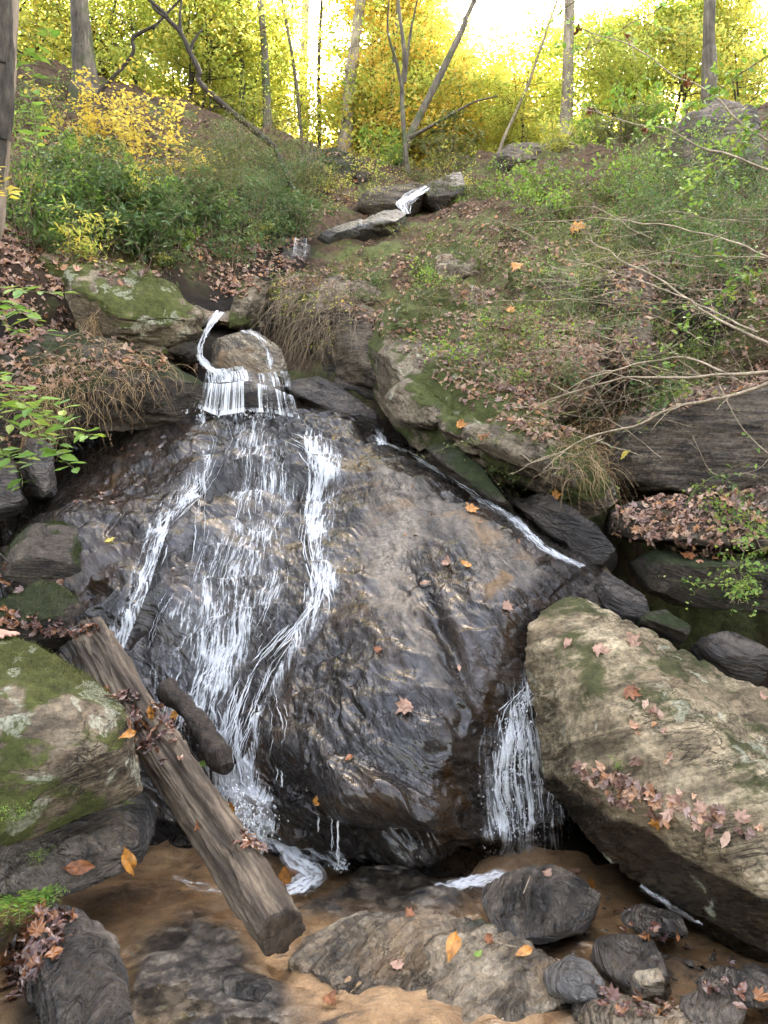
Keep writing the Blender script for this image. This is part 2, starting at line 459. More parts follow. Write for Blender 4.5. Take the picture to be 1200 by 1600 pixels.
# ================================================================== SETTING: hillside
CTRL = [  # (px, py, Y) seen points of the ground between the rocks
 (0,560,6.9),(-120,560,6.6),(0,800,6.5),(60,720,7.0),(200,650,8.0),(30,1000,5.2),(-150,1000,4.5),(100,425,8.0),(250,405,8.7),(330,440,9.2),(200,300,9.8),(100,200,12),
 (50,110,13.5),(-100,150,12),(-200,400,8),(300,215,13),(430,255,13),(350,350,10),(420,440,9.9),(480,400,10.7),(560,360,11.9),(640,330,12.9),
 (700,283,13.5),(600,264,15),(480,228,14.5),(750,247,15),(900,232,14.5),(1000,215,13.5),(1150,182,12.5),(700,335,11),(850,303,10.5),
 (650,410,9.2),(560,460,8.6),(720,460,8.2),(800,560,7.1),(950,505,6.9),(1000,405,8),(1150,455,6.7),(1150,305,8.5),(1000,650,6.4),
 (1200,650,5.9),(1380,600,5.3),(1400,300,7.5),(1100,880,5.9),(1200,1030,5.6),(1000,980,5.9),(1400,900,5.0),(400,560,8.6),(300,560,7.9)]
GP = [P(*c) for c in CTRL]
GP += [np.array(p, float) for p in [
 (-1,2,-.3),(0,2.3,-.3),(1,2.3,-.3),(0,3.3,-.4),(-.8,3.2,-.35),(1.3,2.8,-.35),(0,0,-.25),(-2.2,.5,-.1),(2.2,.5,-.1),(0,-5,-.3),(6,-5,.5),(-6,-5,.5),
 (-2.6,3.2,.15),(-3.6,3.6,.8),(-3.5,2,.5),(3.4,3,.9),(4.2,1.5,.9),(0,4.6,0),(-.6,5.6,.6),(-1,6.6,1.3),(-2.2,6.2,1.3),(.6,5.6,.6),(1.2,4.6,.3),(.1,6.6,1.4),
 (-12,16,11.3),(0,17,9.2),(12,17,10.5),(-8,10,8.2),(-7,6,4.6),(8,8,6.5),(8,5,4.6),(10,12,9),(0,26,9.0),(-14,26,12),(14,26,9.6),(0,40,8.5),(-20,40,12),(20,40,9)]]
GP = np.array(GP)
def _tps_fit(xy, z, lam=.02):
    d = np.linalg.norm(xy[:, None] - xy[None], axis=2); K = np.where(d > 0, d * d * np.log(d + 1e-12), 0) + lam * np.eye(len(xy))
    Q = np.concatenate([np.ones((len(xy), 1)), xy], 1)
    A = np.block([[K, Q], [Q.T, np.zeros((3, 3))]])
    return np.linalg.solve(A, np.concatenate([z, np.zeros(3)]))
_w = _tps_fit(GP[:, :2], GP[:, 2])
def ground_z(x, y):
    x = np.asarray(x, float); y = np.asarray(y, float)
    cx = np.clip(x, -22, 22); cy = np.clip(y, -7, 42)
    s = _w[-3] + _w[-2] * cx + _w[-1] * cy
    for k in range(len(GP)):
        d2 = (cx - GP[k, 0])**2 + (cy - GP[k, 1])**2 + 1e-9
        s = s + _w[k] * .5 * d2 * np.log(d2)
    return s
def axis_samples(lo, hi, step, far, grow=1.25):
    a = list(np.arange(lo, hi + 1e-6, step)); s = step
    b = a[-1]
    while b < far: s *= grow; b += s; a.append(b)
    s = step; b = a[0]; pre = []
    while b > -far: s *= grow; b -= s; pre.append(b)
    return np.array(pre[::-1] + a)
gx = axis_samples(-7, 7, .055, 700); gy = axis_samples(-1, 17, .055, 700)
X, Yg = np.meshgrid(gx, gy); X = X.ravel(); Yg = Yg.ravel()
Zg = ground_z(X, Yg)
GV = np.stack([X, Yg, Zg], 1)
GF = grid_faces(len(gy), len(gx))
fade = np.clip(1 - (np.abs(X) - 7) / 10, 0, 1)
near_bed = np.clip((Yg - 3.2) / 1.0, 0, 1)
GN = vnormals(GV, GF)
GV = GV + GN * ((.13 * fbm(GV * 1.3, 4, 3) + .04 * fbm(GV * 6, 3, 8) + .10 * np.clip((X + .2) / 1.5, 0, 1) * (lambda w_: np.where(w_ - np.floor(w_) < .78, (w_ - np.floor(w_)) / .78, (1 - (w_ - np.floor(w_))) / .22) - .5)(GV[:, 2] * 2.1 - X * .35 + 1.1 * fbm(GV * .8, 3, 9))) * fade * near_bed)[:, None]

def earth_mat():
    m, nt, new, link = nodes_of('leafy_earth')
    mud_shade = new('ShaderNodeAttribute'); mud_shade.attribute_name = 'mud_shade'; grn = new('ShaderNodeAttribute'); grn.attribute_name = 'mossy'
    geo = new('ShaderNodeNewGeometry')
    def noise(sc, det=6, r=.65):
        n = new('ShaderNodeTexNoise'); n.inputs['Scale'].default_value = sc; n.inputs['Detail'].default_value = det; n.inputs['Roughness'].default_value = r
        link(geo.outputs['Position'], n.inputs[0]); return n.outputs[0]
    vo = new('ShaderNodeTexVoronoi'); vo.inputs['Scale'].default_value = 16; link(geo.outputs['Position'], vo.inputs[0])
    sepc = new('ShaderNodeSeparateColor'); link(vo.outputs['Color'], sepc.inputs[0])
    r1 = ramp(new, [(0, (.035,.020,.012)), (.3, (.075,.042,.025)), (.6, (.13,.075,.045)), (.85, (.17,.10,.06)), (1, (.10,.085,.06))]); link(sepc.outputs[0], r1.inputs[0])
    r2 = ramp(new, [(.35, (.03,.02,.013)), (.65, (.10,.07,.045))]); link(noise(9), r2.inputs[0])
    mx = new('ShaderNodeMix'); mx.data_type = 'RGBA'; link(noise(3), mx.inputs[0]); link(r1.outputs[0], mx.inputs[7]); link(r2.outputs[0], mx.inputs[6])
    rm = ramp(new, [(.50, (0,0,0)), (.60, (.9,.9,.9))]); ad = new('ShaderNodeMath'); ad.operation = 'MULTIPLY_ADD'; ad.inputs[1].default_value = .10; link(grn.outputs['Fac'], ad.inputs[0]); link(noise(1.6, 8), ad.inputs[2]); link(ad.outputs[0], rm.inputs[0])
    mg = ramp(new, [(.38, (.045,.055,.018)), (.62, (.15,.165,.055))]); link(noise(12, 7, .75), mg.inputs[0])
    mo = new('ShaderNodeMix'); mo.data_type = 'RGBA'; link(rm.outputs[0], mo.inputs[0]); link(mx.outputs[2], mo.inputs[6]); link(mg.outputs[0], mo.inputs[7])
    b = new('ShaderNodeBsdfPrincipled'); b.inputs['Roughness'].default_value = .9; b.inputs['Specular IOR Level'].default_value = .15
    mm = new('ShaderNodeMix'); mm.data_type = 'RGBA'; mm.inputs[7].default_value = (.016,.012,.009,1); link(mud_shade.outputs['Fac'], mm.inputs[0]); link(mo.outputs[2], mm.inputs[6]); link(mm.outputs[2], b.inputs['Base Color'])
    bp = new('ShaderNodeBump'); bp.inputs['Strength'].default_value = .9; bp.inputs['Distance'].default_value = .05
    link(noise(22, 8, .75), bp.inputs['Height']); link(bp.outputs[0], b.inputs['Normal'])
    o = new('ShaderNodeOutputMaterial'); link(b.outputs[0], o.inputs[0]); return m
M_earth = earth_mat()
def seg_dist(px, py, poly):
    best = np.full(len(px), 1e9)
    for (x0, y0), (x1, y1) in zip(poly[:-1], poly[1:]):
        L2 = (x1 - x0)**2 + (y1 - y0)**2
        t = np.clip(((px - x0) * (x1 - x0) + (py - y0) * (y1 - y0)) / L2, 0, 1)
        best = np.minimum(best, np.hypot(px - x0 - t * (x1 - x0), py - y0 - t * (y1 - y0)))
    return best
# wet soil along the stream's gully, plus painted shade in the hollows (world x, y)
mud_shade = np.clip(1.3 - seg_dist(X, Yg, [(-1.6,12.2),(-1.4,10.3),(-2.0,8.6),(-2.2,7.6),(.2,7.2),(1.2,5.8),(2.0,5.4),(2.6,5.2)]) / .55 + .4 * fbm(GV * 1.5, 3, 45), 0, 1)
mud_shade = np.maximum(mud_shade, np.clip(1.4 - seg_dist(X, Yg, [(-3.2,5.4),(-3.4,6.9),(-2.0,7.6)]) / .9, 0, 1)); mud_shade[(Yg < 4.6)] = np.maximum(mud_shade, .9)[Yg < 4.6]
mossy = np.clip(1.2 - np.hypot((X - 2.2) / 3.0, (Yg - 8.0) / 3.0), 0, 1)
g = obj('ground', GV, GF, M_earth, attrs={'mud_shade': mud_shade, 'mossy': mossy}); tag(g, 'brown leafy hillside rising behind and beside the waterfall', None, None, 'structure')
solid(GV, GF[(np.abs(GV[GF[:, 0], 0]) < 12) & (GV[GF[:, 0], 1] < 30) & (GV[GF[:, 0], 1] > -2)])

# ------------------------------------------------------------------ rock materials
M_tuft = leaf_mat('moss_tufts', [(.034,.036,.010),(.075,.080,.022),(.12,.125,.035),(.16,.15,.06)], trans=.3, rough=.9, gloss=.1)
M_tuftdark = leaf_mat('dark_moss_tufts', [(.016,.024,.005),(.035,.05,.010),(.065,.08,.018)], trans=.3, rough=.9, gloss=.1)
M_slab = rock_mat('wet_slab_rock', [(.042,.036,.031), (.105,.086,.068), (.19,.155,.118)], wet=.5, rough=(.55,.85), strata=(.62,-.35,.72), sfreq=8, bump=.33, bdist=.025,
                  spec=.45, wet_shade_attr='slab', stain=(.19,.115,.055), dark_bands=.55)
M_tan = rock_mat('dry_tan_rock', [(.11,.082,.048), (.28,.22,.135), (.48,.39,.25)], wet_shade_attr=True, moss=.42, moss_cols=((.035,.04,.012),(.10,.105,.035)), moss_scale=3.0, lichen=.35,
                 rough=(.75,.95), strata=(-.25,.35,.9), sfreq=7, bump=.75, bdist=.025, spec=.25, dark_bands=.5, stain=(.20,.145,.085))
M_mossy = rock_mat('mossy_rock', [(.07,.053,.035), (.17,.13,.085), (.31,.255,.17)], wet_shade_attr=True, moss_attr=True, moss=.70, moss_cols=((.028,.036,.008),(.14,.155,.035)), moss_scale=2.6, lichen=.6,
                   rough=(.7,.95), strata=(.1,-.3,.95), sfreq=6, bump=.7, spec=.25)
M_mossdark = rock_mat('dark_mossy_rock', [(.022,.017,.013), (.06,.046,.033), (.12,.095,.065)], moss=.66, moss_cols=((.014,.020,.005),(.045,.060,.014)), moss_scale=2.4,
                      rough=(.55,.9), strata=(.1,-.3,.95), sfreq=7, bump=.8, spec=.3)
M_mossstep = rock_mat('mossy_step_rock', [(.022,.017,.013), (.06,.046,.033), (.12,.095,.065)], moss=.66, moss_attr=True, moss_cols=((.012,.016,.005),(.055,.065,.018)), moss_scale=3, rough=(.5,.9), strata=(.1,-.3,.95), sfreq=7, bump=.9, spec=.35)
M_dark = rock_mat('dark_ledge_rock', [(.018,.015,.013), (.055,.043,.034), (.12,.097,.075)], rough=(.25,.6), strata=(.15,-.3,.94), sfreq=10, bump=.9, spec=.5, facet=.8)  # also puts the hollows' shade into the colour of rocks there
M_brown = rock_mat('brown_banded_rock', [(.040,.030,.020), (.105,.078,.052), (.20,.155,.105)], moss=.2, rough=(.5,.85), strata=(.12,.05,.98), sfreq=14, bump=1.0, spec=.35, dark_bands=.7)
M_outcrop = rock_mat('green_outcrop_rock', [(.075,.058,.04), (.18,.14,.095), (.31,.26,.185)], moss=.74, moss_cols=((.040,.050,.012),(.125,.145,.04)), moss_scale=1.5, lichen=.3,
                     rough=(.7,.95), strata=(.1,-.5,.85), sfreq=6, bump=.8, spec=.25, moss_attr=True)
M_bedrock = rock_mat('wet_bed_rock', [(.035,.027,.018), (.15,.115,.075), (.33,.27,.185)], moss=.12, rough=(.18,.5), strata=(.35,-.25,.6), sfreq=9, bump=.9, spec=.5, stain=(.20,.125,.06), dark_bands=.75, facet=.8)
M_block = rock_mat('wet_dark_block_rock', [(.014,.011,.009), (.062,.049,.036), (.21,.168,.125)], rough=(.14,.42), strata=(.5,-.35,.7), sfreq=11, bump=1.0, spec=.6, dark_bands=.8, facet=.7)
M_grey = rock_mat('grey_creek_rock', [(.035,.032,.030), (.10,.092,.082), (.21,.19,.165)], rough=(.25,.55), strata=(.4,-.4,.8), sfreq=9, bump=.8, spec=.55, dark_bands=.6, facet=.8)

# ================================================================== MAIN SLAB (the waterfall's face)
ROWS = [
 [(0,690,8.2),(100,660,8.0),(180,645,8.0),(330,610,8.0),(450,600,7.9),(540,625,7.7),(590,660,7.5),(640,680,7.4),(720,680,7.4)],
 [(0,760,7.0),(110,715,7.0),(230,668,7.0),(380,642,7.0),(470,650,6.95),(540,656,6.85),(580,690,6.75),(620,703,6.75),(690,690,6.9)],
 [(0,830,6.1),(95,770,6.0),(230,728,6.15),(360,728,6.25),(480,712,6.2),(560,704,6.15),(620,712,6.15),(665,722,6.25),(730,715,6.5)],
 [(0,880,5.5),(95,805,5.45),(250,798,5.5),(370,795,5.55),(490,787,5.5),(600,768,5.5),(690,758,5.5),(750,772,5.62),(810,780,5.9)],
 [(0,970,5.0),(110,880,5.0),(240,878,4.98),(360,870,4.97),(490,868,4.9),(630,835,4.95),(765,815,4.95),(835,838,5.08),(890,850,5.35)],
 [(0,1050,4.6),(130,960,4.6),(240,955,4.55),(350,950,4.52),(480,938,4.42),(640,912,4.42),(815,875,4.5),(895,896,4.62),(960,915,4.95)],
 [(30,1120,4.3),(165,1040,4.3),(260,1040,4.25),(350,1040,4.18),(470,1028,4.02),(630,995,4.0),(790,955,4.06),(890,965,4.32),(970,985,4.6)],
 [(100,1200,4.05),(215,1120,4.02),(300,1130,3.95),(375,1130,3.83),(470,1120,3.66),(615,1095,3.62),(745,1060,3.72),(835,1050,3.98),(910,1060,4.3)],
 [(190,1290,3.9),(285,1220,3.85),(345,1222,3.75),(405,1222,3.6),(490,1222,3.38),(615,1212,3.34),(715,1185,3.42),(805,1170,3.75),(900,1180,4.0)],
 [(250,1350,3.8),(320,1310,3.75),(370,1300,3.68),(425,1292,3.56),(500,1292,3.36),(615,1300,3.24),(715,1290,3.32),(810,1290,3.65),(900,1300,3.85)],
 [(290,1390,3.9),(350,1375,3.8),(395,1372,3.75),(440,1370,3.66),(520,1368,3.52),(620,1382,3.40),(710,1388,3.42),(810,1390,3.66),(900,1400,3.8)],
 [(290,1440,4.2),(350,1440,4.1),(395,1440,4.0),(440,1440,3.95),(520,1440,3.8),(620,1450,3.7),(710,1450,3.7),(810,1450,3.9),(900,1450,4.0)],
]
ctrl = np.array([PA(r) for r in ROWS])
NR, NC = 840, 700
S = catmull(ctrl, NR)
S = np.transpose(catmull(np.transpose(S, (1, 0, 2)), NC), (1, 0, 2))
SV = S.reshape(-1, 3); SF = grid_faces(NR, NC)[:, ::-1]
SN = vnormals(SV, SF)
if (SN[:, 1].mean() > 0): SF = SF[:, ::-1]; SN = -SN
qx, qy = proj(SV)
def gauss(x, y, rx, ry, rot=0):
    c, s = math.cos(R(rot)), math.sin(R(rot)); dx, dy = qx - x, qy - y
    return np.exp(-((dx * c + dy * s) / rx)**2 - ((-dx * s + dy * c) / ry)**2)
d = .055 * fbm(SV * 1.5, 4, 5)
# sheets of rock peeling along the dip: long ridges running down to the right over the lower face
a45 = R(40)
u = (SV[:, 0] * math.cos(a45) - SV[:, 2] * math.sin(a45)); v = (SV[:, 0] * math.sin(a45) + SV[:, 2] * math.cos(a45))
warp = fbm(SV * 1.7, 4, 77)
q = np.stack([u * 1.6 + .3 * warp, v * 6.5 + 1.1 * warp, SV[:, 1] * 1.2], 1)
lowq = 1 / (1 + np.exp(-(qy - 930) / 60)); low = lowq * (.35 + .65 / (1 + np.exp(-(qx - 430) / 40)))
rdg = ridged(q * .8, 3, 91, .45)
def saw(x, k=.8):
    s0 = x - np.floor(x); return np.where(s0 < k, s0 / k, (1 - s0) / (1 - k)) - .5
vv = v - .25 * u + .05 * warp + .04 * fbm(SV * 3.2, 3, 78); msk = .55 + .6 * fbm(SV * 1.3, 3, 79)
d += low * .022 * (rdg - .4)
d += low * msk * (.050 * saw(vv * 2.7) + .020 * saw(vv * 7.3 + .3 * fbm(SV * 4, 2, 83)) + .009 * saw(vv * 17 + .5 * fbm(SV * 6, 2, 84)))
# stepped layers over the upper dome
w = SV[:, 2] * 4.2 - SV[:, 0] * .9 + 1.0 * fbm(SV * 1.1, 4, 15)
s_ = w - np.floor(w); prof = np.where(s_ < .88, s_ / .88, (1 - s_) / .12)
d += (1 - low) * .085 * (prof - .5) * (.5 + fbm(SV * .9, 2, 33))
# wrinkles and cracks
d += (.004 + .003 * low) * ridged(np.stack([u * 5, v * 13, SV[:, 1] * 5], 1) + .8 * warp[:, None], 3, 51, .45)
d -= .05 * np.clip(ridged(np.stack([u * .9, v * 2.4, SV[:, 1]], 1) + .5 * warp[:, None], 3, 151) - .98, 0, 1)
d += .0012 * fbm(SV * 26, 2, 61)
# what the photo shows of particular knobs and hollows
d += .10 * gauss(390, 735, 38, 16) + .07 * gauss(300, 740, 30, 16) + .08 * gauss(500, 735, 50, 15) - .10 * gauss(330, 762, 26, 12) - .08 * gauss(440, 765, 40, 10)
d -= .06 * gauss(500, 768, 40, 10)
d += .06 * gauss(265, 900, 25, 50, 20) - .08 * gauss(225, 985, 18, 40, 25)
d += .14 * gauss(590, 1255, 120, 38, 8) - .12 * gauss(640, 1330, 140, 22, 6) + .06 * gauss(530, 1140, 110, 60, 30)
d -= .10 * gauss(480, 1230, 60, 26, 30) - .05 * gauss(700, 830, 90, 30, 30)
d -= .07 * gauss(700, 1000, 14, 90, -28)
SV2 = SV + SN * d[:, None]
# wetness along the runs of water (a real stain, it stays put)
RUNS = [  # px polylines, half width in px, amount
 ([(360,640),(345,690),(325,745),(270,810),(248,870),(220,940),(195,1000)], 70, 1),
 ([(400,650),(400,760),(385,870),(350,980),(310,1080),(345,1160)], 110, 1),
 ([(450,690),(505,730),(490,800),(488,870),(497,920),(455,985),(400,1060),(375,1140),(365,1200),(390,1290)], 75, 1),
 ([(560,1180),(640,1290),(720,1330)], 170, 1), ([(500,1100),(560,1080),(640,1180)], 110, .9), ([(690,900),(740,1060),(760,1200)], 60, .8), ([(590,690),(720,765),(820,830),(905,890)], 28, 1),
 ([(850,1010),(800,1180),(800,1370)], 90, 1.2), ([(140,760),(150,860),(170,960)], 60, .75), ([(560,680),(430,670),(280,680)], 45, .7)]
wet = np.zeros(len(SV))
def seg_dist(px, py, poly):
    best = np.full(len(px), 1e9)
    for (x0, y0), (x1, y1) in zip(poly[:-1], poly[1:]):
        L2 = (x1 - x0)**2 + (y1 - y0)**2
        t = np.clip(((px - x0) * (x1 - x0) + (py - y0) * (y1 - y0)) / L2, 0, 1)
        best = np.minimum(best, np.hypot(px - x0 - t * (x1 - x0), py - y0 - t * (y1 - y0)))
    return best
for poly, hw, am in RUNS:
    wet = np.maximum(wet, am * np.clip(1.25 - .75 * seg_dist(qx, qy, poly) / hw, 0, 1))
wet = np.maximum(wet, np.clip((qy - 1040) / 140, 0, 1)); wet = np.maximum(wet, .62 * np.clip((620 - qx) / 160, 0, 1))
alg = np.zeros(len(SV))
for poly, hw in [([(685,870),(712,950),(745,1040),(775,1120)], 26), ([(560,950),(620,1040),(650,1080)], 12), ([(790,905),(760,930),(700,940)], 16), ([(700,1195),(730,1260)], 14), ([(130,775),(260,790),(300,770)], 18)]:
    alg = np.maximum(alg, np.clip(1.2 - seg_dist(qx, qy, poly) / hw, 0, 1))
# close it: a skirt behind and below
edge = np.concatenate([np.arange(NC), (np.arange(1, NR)) * NC + NC - 1, (NR - 1) * NC + np.arange(NC - 2, -1, -1), np.arange(NR - 2, 0, -1) * NC])
sk = SV2[edge] + np.array([0, .5, -1.1]); n0 = len(SV2); ne = len(edge)
skF = np.stack([edge, np.roll(edge, -1), n0 + np.roll(np.arange(ne), -1), n0 + np.arange(ne)], 1)
o = obj('waterfall_slab', np.concatenate([SV2, sk]), [np.concatenate([SF, skF])], M_slab, attrs={'wet': np.concatenate([wet, np.zeros(ne)]), 'algae': np.concatenate([alg, np.zeros(ne)])})
tag(o, 'huge domed wet brown rock slab that the waterfall runs down', 'rock')
solid(SV2, SF)
BV_SLAB = BVHTree.FromPolygons(SV2.tolist(), SF[:, [0, 1, 2]].tolist() + SF[:, [0, 2, 3]].tolist())

# ================================================================== BOULDERS AND LEDGES
# big tan boulder, right foreground
A = PA([(822,962,3.95),(850,938,4.1),(905,928,4.25),(1000,975,4.2),(1090,1020,4.05),(1200,1072,3.9),(1330,1130,3.8),(860,1020,3.75),(893,1062,3.6),(912,1150,3.25),(945,1215,2.98),
        (1000,1262,2.84),(1100,1300,2.64),(1200,1335,2.46),(1330,1390,2.30)])
Bm = np.concatenate([PA([(905,1110,3.75),(925,1200,3.6),(950,1270,3.5),(978,1330,3.36),(988,1380,3.26),(1090,1455,2.92),(1200,1530,2.66),(1330,1600,2.5)]), A[:7] + [0, .1, -.9]])
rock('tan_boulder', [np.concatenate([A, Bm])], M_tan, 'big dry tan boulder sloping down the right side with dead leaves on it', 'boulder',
     splash=.36, voxel=.011, sm=3, seed=3, chips=20, big=.035, bigf=1.4, strata=(-.2,.45,.87), led=.024, ledf=12, crack=.02, crackf=4, fine=.006)  # front face below this height is painted as if in shade
# mossy boulder, left foreground
A = PA([(-60,985,3.35),(0,993,3.3),(60,1008,3.25),(130,1040,3.2),(188,1075,3.1),(-150,1000,3.2),(0,1070,2.85),(110,1090,2.85),(175,1110,2.95),(232,1160,2.95),(245,1200,2.95),
        (240,1245,2.95),(190,1275,2.8),(120,1290,2.68),(40,1335,2.6),(-60,1360,2.5),(-150,1200,2.6),(60,1200,2.62),(160,1190,2.7)])
rock('mossy_boulder', [np.concatenate([A, A[:5] + [-.1, .25, -.45], A[12:16] + [-.2, .5, .02]])], M_mossy, 'large green mossy boulder with pale lichen rim at the left edge beside the log', 'boulder',
     splash=.40, tuft=26000, tuft_mat=M_tuft, moss_bias=.38, voxel=.010, sm=3, seed=6, chips=22, big=.03, led=.018, ledf=6, crack=.016)  # likewise darkened at the bottom for the overhang's shade
rock('low_boulder', [block([(-40,1330,2.75),(60,1300,2.95),(180,1285,3.05),(238,1292,3.1),(240,1330,3.05),(215,1370,2.95),(150,1385,2.85),(60,1415,2.75),(-40,1430,2.6)], (-.05,.35,.05))],
     M_block, 'dark low rock shelf tucked beneath the green mossy boulder', 'rock', voxel=.016, seed=9, big=.03, led=.02, crack=.015)
# lower left ledge in the creek
A = PA([(60,1405,2.75),(130,1420,2.72),(185,1470,2.62),(195,1500,2.55),(160,1500,2.45),(60,1430,2.6),(60,1500,2.4),(130,1560,2.32),(215,1610,2.25),(100,1610,2.2)])
rock('creek_ledge', [np.concatenate([A, A + [-.1, .1, -.22]])], M_block, 'dark banded slanting ledge in the bottom left corner with wet leaves', 'rock', voxel=.012, seed=12, big=.008,
     strata=(.62,-.1,.75), led=.020, ledf=31, crack=.016, sm=1, chips=0)
# broad pale ledge, creek bed middle
A = PA([(470,1425,2.78),(560,1392,2.95),(690,1398,2.95),(790,1440,2.8),(880,1500,2.6),(900,1580,2.42),(760,1610,2.3),(600,1590,2.36),(500,1510,2.55),(450,1480,2.62)])
A[:, 2] = [.02,.015,.012,.02,.025,.01,.005,.018,.03,.025]
rock('flat_creek_rock', [np.concatenate([A, A + [0, 0, -.25], PA([(600,1430,2.85),(700,1470,2.68),(640,1500,2.6)]) + [0, 0, .0]])], M_bedrock, 'broad flat tan bedrock with dark seams in the creek, orange leaf on it', 'rock', voxel=.009, seed=14,
     big=.014, bigf=2.5, strata=(.45,-.45,.75), led=.016, ledf=26, crack=.014, sm=2, chips=0)
A = PA([(745,1385,3.02),(770,1365,3.05),(860,1345,3.12),(905,1370,3.1),(948,1405,2.98),(930,1440,2.85),(900,1440,2.82),(830,1450,2.78),(752,1420,2.88),(800,1395,2.95),(905,1470,2.72),(840,1485,2.68),(775,1465,2.74),(752,1440,2.8)])
rock('block_rock', [np.concatenate([A, PA([(940,1440,2.95),(880,1400,3.3),(780,1400,3.25)])])], M_block, 'dark wet angular block below the right hand spout with a twig on it', 'rock', voxel=.010, seed=17, big=.018,
     strata=(.45,-.3,.8), led=.013, ledf=27, crack=.012, crackf=7)
A = PA([(915,1460,2.75),(960,1440,2.8),(1020,1470,2.7),(1055,1510,2.58),(1050,1545,2.5),(1000,1545,2.48),(935,1500,2.6)])
rock('creek_stone', [np.concatenate([A, A + [0, .05, -.14]])], M_block, 'flat dark grey slab behind the round stone with leaves on it', 'rock', voxel=.009, seed=19, big=.012, led=.012, ledf=14, crack=.008)
A = PA([(848,1515,2.5),(890,1486,2.55),(925,1500,2.53),(952,1530,2.45),(945,1565,2.38),(900,1568,2.35),(860,1550,2.4),(895,1520,2.4)])
rock('creek_stone', [np.concatenate([A, A + [0, .07, -.06]])], M_grey, 'rounded grey stone with a pale corner in the creek, right of the orange leaf', 'rock', voxel=.008, sm=8, seed=21, big=.008, led=.004, crack=.005, fine=.003)
A = PA([(985,1515,2.5),(1030,1505,2.52),(1045,1530,2.45),(990,1545,2.43)])
rock('creek_stone', [np.concatenate([A, A + [0, .03, -.1]])], M_bedrock, 'small flat pinkish tan stone leaning on the dark slab', 'rock', voxel=.008, seed=22, big=.008, led=.005, crack=.004, fine=.003)
for k, (x, y, Yq, rx, lab) in enumerate([(1150,1545,2.45,.075,'small dark stone in the wet sand near the right edge'), (1185,1530,2.5,.06,'upright dark stone at the right edge of the creek'),
        (1110,1590,2.32,.07,'half buried stone at the bottom right of the sand'), (960,1590,2.32,.10,'low tan stone below the round grey stone'), (1010,1440,2.85,.06,'little wet pebble stone behind the grey slab'),
        (385,1520,2.5,.05,'flat black wet stone under the sawn log end')]):
    c = P(x, y, Yq); pts = c + rng.normal(0, 1, (26, 3)) * [rx, rx * .8, rx * (.5 if k < 5 else .22)]; pts[:, 2] -= .05 if k >= 5 else 0
    rock('creek_stone', [pts], M_block if k not in (3,) else M_bedrock, lab, 'rock', voxel=.009, seed=30 + k, big=.01, led=.006, crack=.006, fine=.003)

rp_ = np.random.default_rng(88); mbp = MB()
for k in range(240):
    x, y = rp_.uniform(560, 1190), rp_.uniform(1400, 1600)
    if rp_.uniform() < .3: x, y = rp_.uniform(80, 420), rp_.uniform(1440, 1600)
    Yp = (EYE + .045) / ((y - 800) / F); c = np.array([(x - 600) / F * Yp, Yp, -.042]); s_ = rp_.uniform(.006, .022); bm_ = rp_.normal(size=(12, 3)); bm_ /= np.linalg.norm(bm_, axis=1, keepdims=True)
    b_ = bmesh.new()
    for v_ in bm_: b_.verts.new(tuple(c + v_ * s_ * np.array([1, .8, .55])))
    bmesh.ops.convex_hull(b_, input=b_.verts); b_.verts.ensure_lookup_table(); b_.verts.index_update()
    fv = np.array([[v.index for v in f.verts] for f in b_.faces if len(f.verts) == 3]); mbp.add(np.array([v.co[:] for v in b_.verts]), fv); b_.free()
tag(mbp.obj('gravel', M_grey, None, False), 'scattered pebbles and grit on the sandy creek bed', 'gravel', None, 'stuff')
A = PA([(690,655,5.55),(760,660,5.35),(840,655,5.25),(930,690,5.0),(985,760,4.75),(960,790,4.72),(900,755,4.85),(830,715,5.02),(760,690,5.25),(700,672,5.5)])
rock('outcrop_lip', [np.concatenate([A, A + [.05, .5, -.16], A + [.1, .9, .05]])], M_outcrop, 'broken overhanging rock lip of the right bank above the side channel', 'rock', tuft=5000, tuft_mat=M_tuft, moss_bias=.0, voxel=.014, seed=150, big=.06, led=.05, ledf=8, crack=.03)
for k, (pts, lab) in enumerate([([(930,440,7.2),(1000,430,7.0),(1020,480,6.6),(960,500,6.6)], 'bare grey rock showing through the litter in the middle of the right slope'),
        ([(940,520,6.5),(1010,500,6.4),(1030,570,5.9),(960,580,6.0)], 'lower bare grey rock on the right slope below its twin'),
        ([(640,400,8.9),(740,390,8.8),(780,430,8.2),(660,440,8.3)], 'long mossy rock shelf across the top of the outcrop'),
        ([(790,430,8.0),(880,415,8.0),(900,470,7.3),(810,490,7.3)], 'mossy rock hump in the middle of the right slope'),
        ([(1040,440,7.1),(1130,430,6.8),(1150,490,6.2),(1060,500,6.4)], 'dark mossy rock among the branches at right'),
        ([(820,520,6.9),(930,520,6.5),(930,600,6.0),(840,620,6.0)], 'leaf strewn rock bulge above the hanging grass')]):
    A = PA(pts); A = A + [0, -.10, .07]; rock('slope_rock', [np.concatenate([A, A + [.05, .35, -.35], A.mean(0)[None] + [0, -.03, .05]])], [M_brown, M_brown, M_outcrop, M_outcrop, M_mossdark, M_outcrop][k], lab, 'rock', tuft=2500 if k in (2,3,5) else 0, tuft_mat=M_tuft, voxel=.024, seed=140 + k, big=.05, led=.05, ledf=6)
